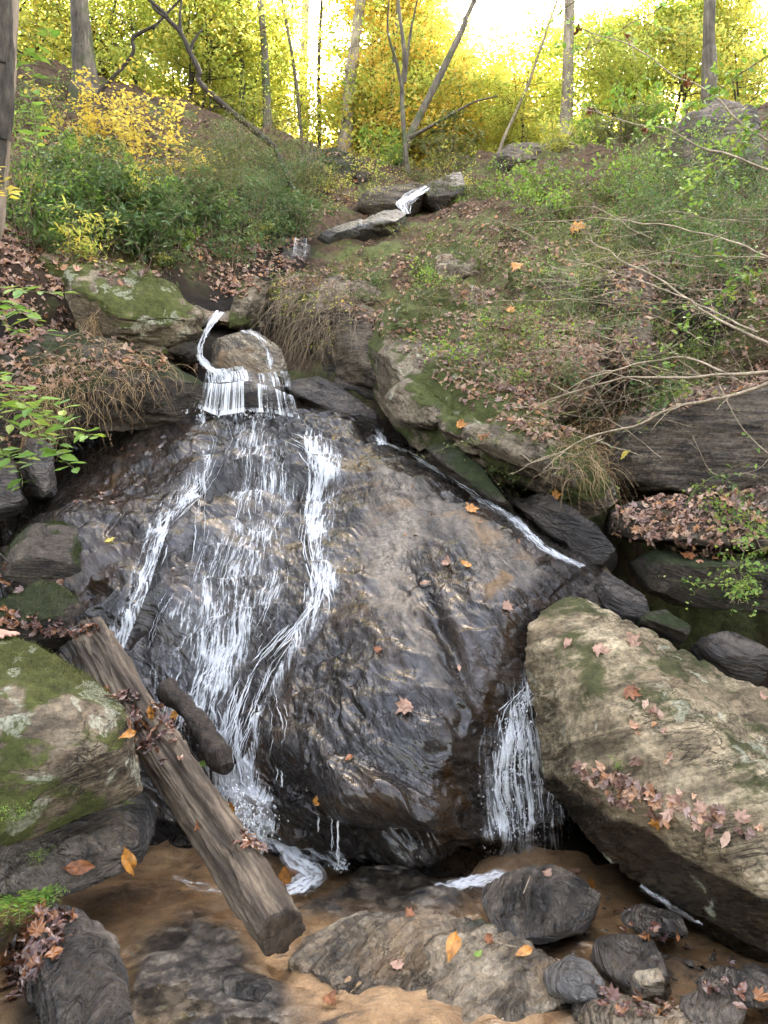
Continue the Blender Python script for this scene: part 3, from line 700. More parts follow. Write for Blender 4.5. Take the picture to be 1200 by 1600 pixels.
# ---- above the dome: ledge, wet boulder, standing slab
A = PA([(322,592,7.05),(345,582,7.2),(385,575,7.3),(440,590,7.25),(455,610,7.15),(330,612,7.0),(395,606,7.0),(440,640,7.1),(330,640,7.1)])
rock('fall_ledge', [np.concatenate([A, A + [0, .8, -.05]])], M_dark, 'thin dark ledge the curtain of water drops over, above the dome', 'rock', voxel=.02, seed=41, big=.03, led=.03, ledf=9)
A = PA([(318,535,7.75),(330,510,7.9),(365,508,8.0),(400,520,7.9),(438,545,7.75),(445,580,7.6),(415,585,7.5),(340,570,7.55),(322,560,7.6)])
rock('wet_boulder', [np.concatenate([A, A + [0, .6, -.3]])], M_bedrock, 'rounded brown wet boulder standing in the stream above the curtain', 'boulder', voxel=.02, seed=43, big=.04, led=.02, sm=7)
A = PA([(355,498,8.4),(372,440,8.5),(390,426,8.55),(402,432,8.5),(396,470,8.35),(378,505,8.3),(352,510,8.3)])
rock('standing_slab', [np.concatenate([A, A + [.12, .45, 0]])], M_outcrop, 'narrow leaning mossy slab standing at the head of the cascade', 'rock', tuft=1500, tuft_mat=M_tuft, moss_bias=.25, voxel=.02, seed=44, big=.02, led=.01)
A = PA([(440,578,7.5),(520,590,7.3),(600,650,6.9),(590,672,6.85),(520,645,7.05),(450,612,7.25)])
rock('fall_ledge', [np.concatenate([A, A + [.1, .7, -.15]])], M_dark, 'long black ledge running right from the curtain under the overhang', 'rock', voxel=.02, seed=46, big=.03, led=.04, ledf=8)
A = PA([(470,575,7.9),(560,585,7.6),(640,640,7.1),(620,600,7.6),(540,560,8.0)])
rock('dark_rock', [np.concatenate([A, A + [.1, .5, -.3]])], M_dark, 'grey wet rock in the dark below the hanging roots', 'rock', voxel=.025, seed=47, big=.03)
A = PA([(280,470,8.6),(330,480,8.5),(345,500,8.3),(300,505,8.2)])
rock('pool_rock', [np.concatenate([A, A + [.2, .7, .1], A + [.6, .5, 0]])], M_bedrock, 'flat tan rock at the head of the narrow white run', 'rock', voxel=.025, seed=48)
for k, (pts, lab) in enumerate([([(262,505,7.5),(300,515,7.5),(316,540,7.4),(300,552,7.3),(250,545,7.3)], 'dark stacked stone left of the narrow white run, lower one'),
                                ([(255,490,7.7),(295,492,7.7),(318,512,7.6),(300,524,7.5),(250,520,7.5)], 'dark stacked stone left of the narrow white run, upper one')]):
    A = PA(pts); rock('dark_rock', [np.concatenate([A, A + [-.2, .5, -.1]])], M_mossdark, lab, 'rock', voxel=.02, seed=50 + k, big=.02)
# ---- left bank
A = PA([(100,425,7.2),(130,402,7.5),(215,405,7.6),(262,440,7.5),(318,492,7.4),(300,500,7.2),(265,470,7.1),(205,470,6.9),(240,490,6.9),(180,500,6.9),(120,470,6.9)])
rock('mossy_ledge_boulder', [np.concatenate([A, A + [-.15, .5, -.35], PA([(130,520,7.2),(250,520,7.3)])])], M_mossy, 'tilted moss covered boulder on the left bank with leaves in its hollow', 'boulder', tuft=9000, tuft_mat=M_tuft, moss_bias=.22, voxel=.02, seed=53, big=.05, led=.05, ledf=5)
A = PA([(35,395,7.9),(75,383,8.1),(150,385,8.2),(172,402,8.0),(110,420,7.7),(40,412,7.7)])
rock('mossy_ledge_boulder', [np.concatenate([A, A + [0, .4, -.35]])], M_mossy, 'smaller mossy boulder behind the tilted one, upper left bank', 'boulder', tuft=4000, tuft_mat=M_tuft, moss_bias=.2, voxel=.022, seed=54, big=.04, led=.03)
A = PA([(-150,560,6.3),(0,520,6.6),(100,510,6.75),(180,525,6.75),(270,555,6.75),(338,578,6.95),(330,598,6.85),(270,600,6.6),(200,590,6.4),(100,600,6.1),(20,620,5.9),(-150,660,5.6)])
rock('overhang_rock', [np.concatenate([A, A + [-.1, .35, -.28], PA([(60,660,6.1),(-60,720,5.8)])])], M_mossdark, 'overhanging ledge on the left bank draped in straw coloured roots', 'rock', voxel=.022, seed=55, big=.06, led=.03)
A = PA([(50,670,5.8),(85,700,5.8),(90,770,5.6),(70,780,5.5),(40,720,5.6)])
rock('dark_rock', [np.concatenate([A, A + [-.3, .5, 0]])], M_dark, 'brown rock rib in the hollow under the left overhang', 'rock', voxel=.02, seed=56)
A = PA([(-60,700,5.6),(30,720,5.7),(40,800,5.5),(-60,820,5.3)])
rock('dark_rock', [np.concatenate([A, A + [-.2, .5, 0]])], M_dark, 'shadowed brown rock at the left edge behind the leafy sprig', 'rock', voxel=.025, seed=57)
A = PA([(5,860,5.0),(40,820,5.2),(100,802,5.25),(125,830,5.1),(135,890,4.9),(60,895,4.8),(10,890,4.8)])
rock('mossy_step_rock', [np.concatenate([A, A + [-.1, .4, -.3]])], M_mossstep, 'dark mossy step rock by the slab, upper of two on the left', 'rock', tuft=9000, tuft_mat=M_tuftdark, moss_bias=.15, voxel=.015, seed=58, big=.04)
A = PA([(-20,935,4.55),(50,905,4.7),(100,900,4.75),(130,940,4.55),(130,965,4.4),(60,985,4.3),(-20,985,4.25)])
rock('mossy_step_rock', [np.concatenate([A, A + [-.1, .35, -.25]])], M_mossstep, 'dark green mossy rock just behind the log top, lower of two on the left', 'rock', tuft=11000, tuft_mat=M_tuftdark, moss_bias=.2, voxel=.014, seed=59, big=.03)
# ---- right bank
T = PA([(560,520,7.0),(590,470,7.5),(640,430,8.2),(780,430,8.0),(900,540,6.6),(880,640,5.9),(820,700,5.25),(770,690,5.3),(700,640,5.75),(640,575,6.3)])
rock('outcrop', [np.concatenate([T, T + [.05, .45, -.55]])], M_outcrop, 'big sloping mossy outcrop with green lichen patches right of the falls', 'rock', tuft=16000, tuft_mat=M_tuft, moss_bias=.16, moss_f=1.5, voxel=.022, seed=61, big=.07, led=.06, ledf=4.5, crack=.03)
A = PA([(596,590,6.5),(660,590,6.25),(700,640,5.8),(690,668,5.85),(640,660,6.15),(605,640,6.4)])
rock('outcrop_block', [np.concatenate([A, A + [.2, .5, -.1]])], M_outcrop, 'lower rounded block of pale green rock at the outcrop foot', 'rock', tuft=3500, tuft_mat=M_tuft, moss_bias=-.1, voxel=.018, seed=62, big=.04, led=.03)
A = PA([(676,648,5.7),(740,640,5.6),(760,668,5.4),(720,680,5.45),(690,672,5.6)])
rock('outcrop_block', [np.concatenate([A, A + [.1, .4, -.15]])], M_outcrop, 'small pale shelf of rock jutting over the side channel', 'rock', tuft=1200, tuft_mat=M_tuft, moss_bias=-.2, voxel=.015, seed=63, big=.025, led=.02)
A = PA([(640,680,5.95),(700,690,5.75),(760,740,5.3),(800,790,5.05),(760,775,5.1),(690,715,5.6)])
rock('channel_rock', [np.concatenate([A, A + [.15, .4, -.2]])], M_mossdark, 'long dark green slab edging the side channel under the outcrop', 'rock', voxel=.016, seed=64, big=.03, led=.03)
A = PA([(470,470,8.1),(560,470,7.7),(580,520,7.3),(600,600,7.1),(560,600,7.6),(480,570,8.1),(440,500,8.4)])
rock('root_rock', [np.concatenate([A, A + [.2, .7, .1]])], M_brown, 'dark rock face behind the hanging roots beside the outcrop', 'rock', voxel=.025, seed=65, big=.06, led=.05)
A = PA([(400,450,8.7),(450,425,9.0),(560,430,8.5),(570,468,7.9),(500,485,8.0),(430,490,8.3)])
rock('root_rock', [np.concatenate([A, A + [.3, .6, .05]])], M_outcrop, 'mossy lip of rock above the hanging roots', 'rock', tuft=4000, tuft_mat=M_tuft, moss_bias=-.05, voxel=.025, seed=66, big=.05)
A = PA([(985,660,5.3),(1050,640,5.2),(1130,612,5.1),(1200,605,5.0),(1330,600,4.9),(1330,775,4.4),(1200,775,4.55),(1080,780,4.75),(1000,770,4.95),(960,740,5.1)])
rock('banded_ledge', [np.concatenate([A, A + [.1, .9, .1]])], M_brown, 'tall banded brown rock face on the right under the leafy bank', 'rock', voxel=.018, seed=67, big=.05, strata=(.15,.1,.95), led=.034, ledf=15, crack=.02, stretch=8)
A = PA([(955,790,4.95),(1010,775,5.0),(1200,765,4.6),(1330,760,4.4),(1330,880,4.05),(1200,870,4.25),(1100,860,4.4),(1000,850,4.65),(960,830,4.8)])
rock('banded_ledge', [np.concatenate([A, A + [.1, .8, -.05]])], M_brown, 'stepped brown ledge heaped with dead leaves below the tall face', 'rock', voxel=.018, seed=68, big=.05, led=.04, ledf=8)
A = PA([(990,860,4.6),(1100,880,4.35),(1330,890,4.1),(1330,960,4.1),(1100,960,4.4),(1010,930,4.6)])
rock('banded_ledge', [np.concatenate([A, A + [.1, .6, 0]])], M_mossdark, 'lowest dark ledge on the right above the black hollow', 'rock', voxel=.018, seed=69, big=.04, led=.03)
A = PA([(790,770,5.2),(860,770,5.05),(960,840,4.75),(990,880,4.6),(930,880,4.75),(850,830,5.0)])
rock('channel_rock', [np.concatenate([A, A + [.1, .5, -.1]])], M_dark, 'dark rock edging the side channel where grass hangs', 'rock', voxel=.016, seed=70, big=.03, led=.03)
A = PA([(910,895,4.6),(950,885,4.65),(1010,930,4.45),(1040,965,4.35),(960,950,4.4)])
rock('channel_rock', [np.concatenate([A, A + [.05, .3, -.2]])], M_dark, 'low wet rock at the foot of the side channel', 'rock', voxel=.014, seed=71, big=.025)
A = PA([(1000,950,4.4),(1030,945,4.4),(1085,975,4.25),(1080,990,4.15),(1005,965,4.3)])
rock('channel_rock', [np.concatenate([A, A + [.02, .22, -.12]])], M_mossdark, 'flat tilted stone behind the tan boulder', 'rock', voxel=.012, seed=72, big=.015)
A = PA([(1090,990,4.25),(1150,985,4.25),(1210,1020,4.1),(1210,1050,4.0),(1130,1030,4.05)])
rock('channel_rock', [np.concatenate([A, A + [.02, .25, -.15]])], M_dark, 'dark grey stone at the right edge behind the tan boulder', 'rock', voxel=.013, seed=73, big=.02)
# ---- upper falls and the crest
A = PA([(490,365,10.9),(540,350,11.1),(600,330,11.5),(640,322,11.6),(632,340,11.1),(560,352,10.8),(500,378,10.6)])
rock('upper_ledge', [np.concatenate([A, A + [0, .7, -.12]])], M_grey, 'thin grey ledge jutting out below the uppermost fall', 'rock', voxel=.02, seed=81, big=.03, led=.03)
A = PA([(545,325,12.0),(555,295,12.2),(640,288,12.5),(665,290,12.4),(640,325,12.0)])
rock('upper_ledge', [np.concatenate([A, A + [0, .8, -.1]])], M_brown, 'square brown rock wall left of the uppermost fall', 'rock', voxel=.02, seed=82, big=.04)
A = PA([(640,300,12.6),(690,275,12.7),(730,268,12.7),(720,300,12.4),(690,312,12.2)])
rock('upper_ledge', [np.concatenate([A, A + [0, .8, -.1]])], M_dark, 'dark slanting rock right of the uppermost fall', 'rock', voxel=.02, seed=83)
A = PA([(400,385,10.6),(470,370,10.8),(490,372,10.8),(480,420,10.3),(410,430,10.2)])
rock('upper_ledge', [np.concatenate([A, A + [0, .8, 0]])], M_dark, 'dark rock wall behind the small trickle in the recess', 'rock', voxel=.02, seed=84)
for k, (pts, mt, lab) in enumerate([
  ([(1045,205,8.8),(1075,180,9.0),(1120,150,9.2),(1180,170,8.8),(1200,250,8.2),(1130,265,8.2),(1065,245,8.5)], M_brown, 'big square brown boulder high on the right among leaves'),
  ([(762,240,13.5),(800,222,13.8),(870,226,13.6),(900,245,13.2),(780,250,13.2)], M_brown, 'dark rock on the crest beneath the pale trunk, left one'),
  ([(885,270,12.5),(900,240,12.8),(950,232,12.8),(960,262,12.3)], M_mossdark, 'dark rock on the crest, right of the pale trunk'),
  ([(800,295,11.0),(850,280,11.3),(930,280,11.2),(900,305,10.8)], M_outcrop, 'long low tan rock in the weeds below the crest'),
  ([(450,232,13.5),(520,225,13.8),(590,240,13.8),(580,275,13.2),(470,280,13.0)], M_mossdark, 'earthy overhanging bank rock left of the uppermost fall')]):
    A = PA(pts); rock('crest_rock', [np.concatenate([A, A + [0, .8, -.3]])], mt, lab, 'rock', tuft=1500 if mt is M_outcrop else 0, tuft_mat=M_tuft, voxel=.035, seed=86 + k, big=.06)

# ================================================================== CREEK BED AND WATER
bx = np.linspace(-2.6, 2.8, 680); by = np.linspace(1.0, 4.3, 440)
BX, BY = np.meshgrid(bx, by); BXr, BYr = BX.ravel(), BY.ravel()
p3 = np.stack([BXr, BYr, 0 * BXr], 1)
bz = -.055 + .045 * fbm(p3 * 1.6, 4, 200) + .012 * fbm(p3 * 7, 3, 203) + .02 * (np.clip(1.0 - np.abs(BXr - .1) / .5, 0, 1)) * np.clip((2.75 - BYr) / .3, 0, 1)
bz += .03 * np.clip((2.5 - BYr) / .3, 0, 1) - .05 * np.clip((BYr - 3.0) / .3, 0, 1)
bz += .25 * np.clip((np.abs(BXr) - 1.9) / .8, 0, 1)**2
def poly_mask(px, py, poly, soft):
    c = np.zeros(len(px), bool); n_ = len(poly); j = n_ - 1
    for i in range(n_):
        (xi, yi), (xj, yj) = poly[i], poly[j]
        if yi != yj: c ^= ((yi > py) != (yj > py)) & (px < (xj - xi) * (py - yi) / (yj - yi) + xi)
        j = i
    dd = seg_dist(px, py, list(poly) + [poly[0]]); return np.clip(.5 + np.where(c, dd, -dd) / soft, 0, 1)
bed_px, bed_py = proj(np.stack([BXr, np.maximum(BYr, .3), bz], 1)); rockm = np.zeros(len(BXr))
for poly in ([(190,1450),(300,1425),(420,1490),(440,1560),(400,1640),(180,1640)], [(470,1395),(560,1372),(740,1378),(760,1400),(700,1440),(520,1425)], [(880,1560),(1010,1560),(1060,1640),(860,1640)], [(930,1400),(1010,1420),(1060,1470),(960,1440)], [(-200,1500),(40,1540),(120,1640),(-200,1640)]):
    rockm = np.maximum(rockm, poly_mask(bed_px, bed_py, poly, 55))
rockm = np.clip(rockm * 1.35 - .40 + .8 * fbm(p3 * 3, 4, 210), 0, 1)
bq = BXr * .75 - BYr * .55 + .10 * fbm(p3 * 3, 3, 212)
sw_ = bq * 17 - np.floor(bq * 17); sw2 = bq * 41 - np.floor(bq * 41)
bz = bz * (1 - .6 * rockm) + rockm * (.002 + .0 * (np.where(sw2 < .8, sw2 / .8, (1 - sw2) / .2) - .5) + .026 * fbm(p3 * 3.5, 4, 214, .55) + .008 * ridged(p3 * 9, 3, 215))
BVt = np.stack([BXr, BYr, bz], 1)
def sand_mat():
    m, nt, new, link = nodes_of('wet_sand')
    geo = new('ShaderNodeNewGeometry')
    def noise(sc, det=6, r=.65, d=0):
        n = new('ShaderNodeTexNoise'); n.inputs['Scale'].default_value = sc; n.inputs['Detail'].default_value = det; n.inputs['Roughness'].default_value = r; n.inputs['Distortion'].default_value = d
        link(geo.outputs['Position'], n.inputs[0]); return n.outputs[0]
    r1 = ramp(new, [(.36, (.19,.112,.052)), (.5, (.36,.22,.108)), (.66, (.50,.33,.175))]); link(noise(6.5, 9, .72, .5), r1.inputs[0])
    r2 = ramp(new, [(.54, (0,0,0)), (.62, (1,1,1))]); link(noise(3.0, 9, .75, .9), r2.inputs[0])
    mx = new('ShaderNodeMix'); mx.data_type = 'RGBA'; link(r2.outputs[0], mx.inputs[0]); link(r1.outputs[0], mx.inputs[6]); mx.inputs[7].default_value = (.055,.04,.027,1)
    r3 = ramp(new, [(.35, (.7,.7,.7)), (.65, (1.2,1.2,1.2))]); link(noise(120, 3, .8), r3.inputs[0])
    m2 = new('ShaderNodeMix'); m2.data_type = 'RGBA'; m2.blend_type = 'MULTIPLY'; m2.inputs[0].default_value = 1; link(mx.outputs[2], m2.inputs[6]); link(r3.outputs[0], m2.inputs[7])
    b = new('ShaderNodeBsdfPrincipled'); at_ = new('ShaderNodeAttribute'); at_.attribute_name = 'rock'
    rk = ramp(new, [(.40, (.014,.011,.009)), (.5, (.070,.055,.040)), (.60, (.21,.17,.125))]); st_ = new('ShaderNodeMapping'); st_.inputs['Rotation'].default_value = (0, 0, R(-36)); st_.inputs['Scale'].default_value = (3.4, 2.4, 3); link(geo.outputs['Position'], st_.inputs[0])
    nk = new('ShaderNodeTexNoise'); nk.inputs['Scale'].default_value = 11; nk.inputs['Detail'].default_value = 8; nk.inputs['Roughness'].default_value = .7; link(geo.outputs['Position'], nk.inputs[0]); link(nk.outputs[0], rk.inputs[0])
    m3 = new('ShaderNodeMix'); m3.data_type = 'RGBA'; link(at_.outputs['Fac'], m3.inputs[0]); link(m2.outputs[2], m3.inputs[6]); link(rk.outputs[0], m3.inputs[7])
    link(m3.outputs[2], b.inputs['Base Color']); b.inputs['Roughness'].default_value = .28
    bp = new('ShaderNodeBump'); bp.inputs['Strength'].default_value = .8; bp.inputs['Distance'].default_value = .022
    link(noise(40, 6, .75), bp.inputs['Height']); link(bp.outputs[0], b.inputs['Normal'])
    o = new('ShaderNodeOutputMaterial'); link(b.outputs[0], o.inputs[0]); return m
o = obj('creek_bed', BVt, grid_faces(440, 680), sand_mat(), attrs={'rock': rockm}); tag(o, 'tan sandy creek bed with dark gravel at the foot of the falls', None, None, 'structure')
solid(BVt, grid_faces(440, 680))

def water_mat():
    m, nt, new, link = nodes_of('clear_water')
    geo = new('ShaderNodeNewGeometry')
    n = new('ShaderNodeTexNoise'); n.inputs['Scale'].default_value = 9; n.inputs['Detail'].default_value = 5; n.inputs['Roughness'].default_value = .6; n.inputs['Distortion'].default_value = 1.2
    mp = new('ShaderNodeMapping'); mp.inputs['Rotation'].default_value = (0, 0, R(25)); mp.inputs['Scale'].default_value = (1.9, .8, 1); link(geo.outputs['Position'], mp.inputs[0]); link(mp.outputs[0], n.inputs[0])
    bp = new('ShaderNodeBump'); bp.inputs['Strength'].default_value = .3; bp.inputs['Distance'].default_value = .02; link(n.outputs[0], bp.inputs['Height'])
    fr = new('ShaderNodeFresnel'); fr.inputs[0].default_value = 1.33; link(bp.outputs[0], fr.inputs['Normal'])
    tr = new('ShaderNodeBsdfTransparent'); tr.inputs[0].default_value = (.94,.91,.86,1)
    gl = new('ShaderNodeBsdfGlossy'); gl.inputs['Roughness'].default_value = .04; link(bp.outputs[0], gl.inputs['Normal'])
    mx = new('ShaderNodeMixShader'); link(fr.outputs[0], mx.inputs[0]); link(tr.outputs[0], mx.inputs[1]); link(gl.outputs[0], mx.inputs[2])
    o = new('ShaderNodeOutputMaterial'); link(mx.outputs[0], o.inputs[0]); return m
wx = np.linspace(-2.4, 2.6, 460); wy = np.linspace(1.5, 4.0, 290); WX, WY = np.meshgrid(wx, wy)
wp_ = np.stack([WX.ravel(), WY.ravel(), 0 * WX.ravel()], 1); wq_ = wp_ + .12 * np.stack([fbm(wp_ * 3 + k_ * 5, 2, 262) for k_ in range(3)], 1)
WZ = -.004 + .008 * fbm(wp_ * 3, 2, 260) + .0036 * ridged(wq_ * np.array([8, 13, 1]), 2, 264, .4) + .0022 * fbm(wq_ * np.array([20, 32, 1]), 2, 266)
WV = np.stack([WX.ravel(), WY.ravel(), WZ], 1)
M_water = water_mat()
o = obj('water', WV, grid_faces(290, 460), M_water); tag(o, 'shallow clear brown creek water at the foot of the falls', None, None, 'structure')

# ================================================================== LOG
def log():
    pts = catmull(np.array([P(440,1452,2.52) + [0,0,.0], P(352,1322,2.92), P(262,1190,3.4), P(180,1060,3.95), P(140,985,4.3)]), 260)
    rad = np.interp(np.linspace(0, 1, 260), [0, .5, .8, .93, 1], [.086, .090, .097, .095, .078])
    seg = 120
    V, Fq = tube(pts, rad, seg)
    t = np.repeat(np.linspace(0, 1, 260), seg); a = np.tile(np.linspace(0, 2 * np.pi, seg, endpoint=False), 260)
    N = vnormals(V, Fq)
    c = np.repeat(pts, seg, 0); N = (V - c); N /= np.linalg.norm(N, axis=1, keepdims=True)
    q = np.stack([np.cos(a) * 1.6, np.sin(a) * 1.6, t * 2.2], 1)
    q = q + .25 * np.stack([fbm(q * np.array([.8, .8, 2.2]), 3, 305), fbm(q * np.array([.8, .8, 2.2]), 3, 306), 0 * t], 1)
    d = .020 * fbm(q * 1.1, 3, 300) + .0032 * ridged(q * np.array([4.2, 4.2, 2.4]), 4, 310, .6) - .014 * np.clip(ridged(q * np.array([1.6, 1.6, .8]), 2, 330) - .72, 0, 1) - .02 * np.clip(fbm(q * np.array([1.5, 1.5, 1.2]), 3, 333) - .25, 0, .6) + .004 * fbm(q * np.array([9, 9, 12]), 3, 331)
    for t0_, a0_, am_ in ((.30, 1.2, .022), (.52, 5.2, .028), (.66, .6, .02), (.16, 4.4, .018)):
        da_ = (a - a0_ + np.pi) % (2 * np.pi) - np.pi; rr_ = np.sqrt((da_ * .1)**2 + ((t - t0_) * 2.0)**2); d += am_ * np.exp(-(rr_ / .045)**2) - am_ * .8 * np.exp(-(rr_ / .016)**2)
    knot = np.clip((t - .86) / .14, 0, 1); d += knot * .035 * fbm(q * 3, 3, 340)
    V = V + N * d[:, None]
    # ends
    root = empty('fallen_log', pts[0] - [0, 0, .1])
    tag(root, 'weathered bare log leaning from the pool up behind the mossy boulder', 'log')
    off = np.array(root.location)
    ax = pts[-1] - pts[0]
    Mw = bark_mat('weathered_wood', (.018,.013,.009), (.078,.057,.039), (.21,.165,.112), scale=9, stretch=.07, bump=1.0, rough=.7, spec=.35, axis=ax, bdist=.015)
    o = obj('trunk', V - off, Fq, Mw, root)
    solid(V, Fq)
    Mc = bark_mat('cut_end_wood', (.02,.014,.010), (.05,.036,.025), (.10,.075,.05), scale=12, stretch=.8, bump=.9, rough=.75)
    T = pts[0] - pts[8]; T /= np.linalg.norm(T)
    rings = [V[:seg]]
    ctr = V[:seg].mean(0)
    for k, s in enumerate((.93, .7, .45, .2, .02)):
        pp = ctr + (V[:seg] - ctr) * s + T * (.012 if k < 4 else .006) ; pp = pp + T * (.006 * fbm(pp * 40, 3, 350))[:, None]
        rings.append(pp)
    o = obj('cut_end', np.concatenate(rings) - off, grid_faces(len(rings), seg, True), Mc, root)
    V2 = V[-seg:]; c2 = V2.mean(0); rr = [V2, c2 + (V2 - c2) * .6 - T * .05, c2 + (V2 - c2) * .02 - T * .06]
    obj('broken_end', np.concatenate(rr) - off, grid_faces(3, seg, True), Mw, root)
    return pts
LOGP = log()
# second dark log wedged behind it, by the splash
lp = catmull(np.array([P(355,1200,3.45), P(310,1130,3.7), P(262,1075,3.95)]), 60)
V, Fq = tube(lp, np.interp(np.linspace(0,1,60),[0,.1,1],[.035,.052,.048]), 48)
cc = np.repeat(lp, 48, 0); V = cc + (V - cc) * (1 + .30 * fbm(V * 14, 3, 360) + .25 * fbm(V * 5, 2, 361))[:, None]
cap = np.concatenate([V[:48], np.repeat(V[:48].mean(0)[None], 48, 0)])
mbk = MB(); mbk.add(V, Fq); mbk.add(cap, grid_faces(2, 48, True))
o = mbk.obj('wet_log', bark_mat('black_wet_wood', (.012,.009,.007), (.035,.026,.02), (.08,.06,.045), scale=14, stretch=.12, rough=.5, spec=.3, bump=1.0, bdist=.03))
tag(o, 'short black waterlogged branch wedged behind the leaning log by the splash', 'log')
solid(V, Fq)
# ================================================================== FALLING WATER
BV_ALL = make_bvh()
EYEV = Vector((0, 0, EYE))
def cast(px, py, bv=None):
    dv = Vector(((px - 600) / F, 1.0, -(py - 800) / F)).normalized()
    loc, n, i, dist = (bv or BV_ALL).ray_cast(EYEV, dv)
    if loc is None: return None, None
    n = np.array(n)
    if n @ np.array(dv) > 0: n = -n
    return np.array(loc), n

def foam_mat(name, alpha=None, tint=(.90, .91, .92), lo=.5, hi=.62):
    m, nt, new, link = nodes_of(name)
    b = new('ShaderNodeBsdfPrincipled'); b.inputs['Base Color'].default_value = (*tint, 1); b.inputs['Roughness'].default_value = .45
    b.inputs['Specular IOR Level'].default_value = .5
    tl = new('ShaderNodeBsdfTranslucent'); tl.inputs[0].default_value = (*tint, 1)
    mx0 = new('ShaderNodeMixShader'); mx0.inputs[0].default_value = .35; link(b.outputs[0], mx0.inputs[1]); link(tl.outputs[0], mx0.inputs[2])
    o = new('ShaderNodeOutputMaterial')
    tr = new('ShaderNodeBsdfTransparent'); mx = new('ShaderNodeMixShader'); link(tr.outputs[0], mx.inputs[1]); link(mx0.outputs[0], mx.inputs[2]); link(mx.outputs[0], o.inputs[0])
    if alpha is not None:
        mx.inputs[0].default_value = alpha; return m
    def at(k):
        a = new('ShaderNodeAttribute'); a.attribute_name = k; return a.outputs['Fac']
    cb = new('ShaderNodeCombineXYZ'); link(at('flow_across'), cb.inputs[0]); link(at('flow_along'), cb.inputs[1])
    def noise(sx, sy, det, r, dist):
        mp = new('ShaderNodeMapping'); mp.inputs['Scale'].default_value = (sx, sy, 1); link(cb.outputs[0], mp.inputs[0])
        n = new('ShaderNodeTexNoise'); n.inputs['Scale'].default_value = 1; n.inputs['Detail'].default_value = det; n.inputs['Roughness'].default_value = r; n.inputs['Distortion'].default_value = dist
        link(mp.outputs[0], n.inputs[0]); return n.outputs[0]
    def M(op, a, b=None):
        n = new('ShaderNodeMath'); n.operation = op
        for k, v in enumerate((a, b)):
            if v is None: continue
            if isinstance(v, (int, float)): n.inputs[k].default_value = v
            else: link(v, n.inputs[k])
        return n.outputs[0]
    dn = new('ShaderNodeTexNoise'); dn.inputs['Scale'].default_value = 11; dn.inputs['Detail'].default_value = 4; link(cb.outputs[0], dn.inputs[0])
    def lace(sx, sy, amt):
        mp = new('ShaderNodeMapping'); mp.inputs['Scale'].default_value = (sx, sy, 1)
        ad = new('ShaderNodeVectorMath'); ad.operation = 'MULTIPLY_ADD'; ad.inputs[1].default_value = (amt, amt, 0); link(dn.outputs['Color'], ad.inputs[0]); link(cb.outputs[0], mp.inputs[0]); link(mp.outputs[0], ad.inputs[2])
        vo = new('ShaderNodeTexVoronoi'); vo.voronoi_dimensions = '2D'; vo.feature = 'DISTANCE_TO_EDGE'; vo.inputs['Scale'].default_value = 1; link(ad.outputs[0], vo.inputs['Vector']); return vo.outputs['Distance']
    foam = M('MULTIPLY', at('foam'), M('MAXIMUM', M('ADD', -.32, M('MULTIPLY', noise(15, 4.5, 6, .68, .4), 2.6)), 0.0))
    def SM(v, lo, hi, top=1.0):
        q = new('ShaderNodeMapRange'); q.interpolation_type = 'SMOOTHSTEP'; q.inputs[1].default_value = lo; q.inputs[2].default_value = hi; q.inputs[4].default_value = top; link(v, q.inputs[0]); return q.outputs[0]
    e = SM(lace(30, 3.4, .45), .16, .02); e2 = SM(lace(12, 1.5, .3), .20, .03)
    streak = SM(noise(70, 4, 5, .6, .15), .38, .64); fine = SM(noise(130, 24, 4, .7, .2), .38, .64)
    tex = M('ADD', M('ADD', M('MULTIPLY', streak, .42), M('MULTIPLY', e, .30)), M('ADD', M('MULTIPLY', e2, .22), M('MULTIPLY', fine, .20)))
    v = M('ADD', M('MULTIPLY', foam, M('ADD', tex, .12)), M('MULTIPLY', SM(foam, .8, 1.4), .16))
    link(SM(v, .18, .80, .84), mx.inputs[0])
    bp = new('ShaderNodeBump'); bp.inputs['Strength'].default_value = .8; bp.inputs['Distance'].default_value = .012; link(v, bp.inputs['Height']); link(bp.outputs[0], b.inputs['Normal'])
    return m
M_strand = foam_mat('white_water', alpha=.5)
M_film = foam_mat('lacy_water_film')

def poly_at(poly, t):
    poly = np.asarray(poly, float); k = len(poly)
    x = np.clip(t, 0, 1) * (k - 1); i = np.minimum(x.astype(int), k - 2); u = (x - i)[:, None]
    return poly[i] * (1 - u) + poly[i + 1] * u

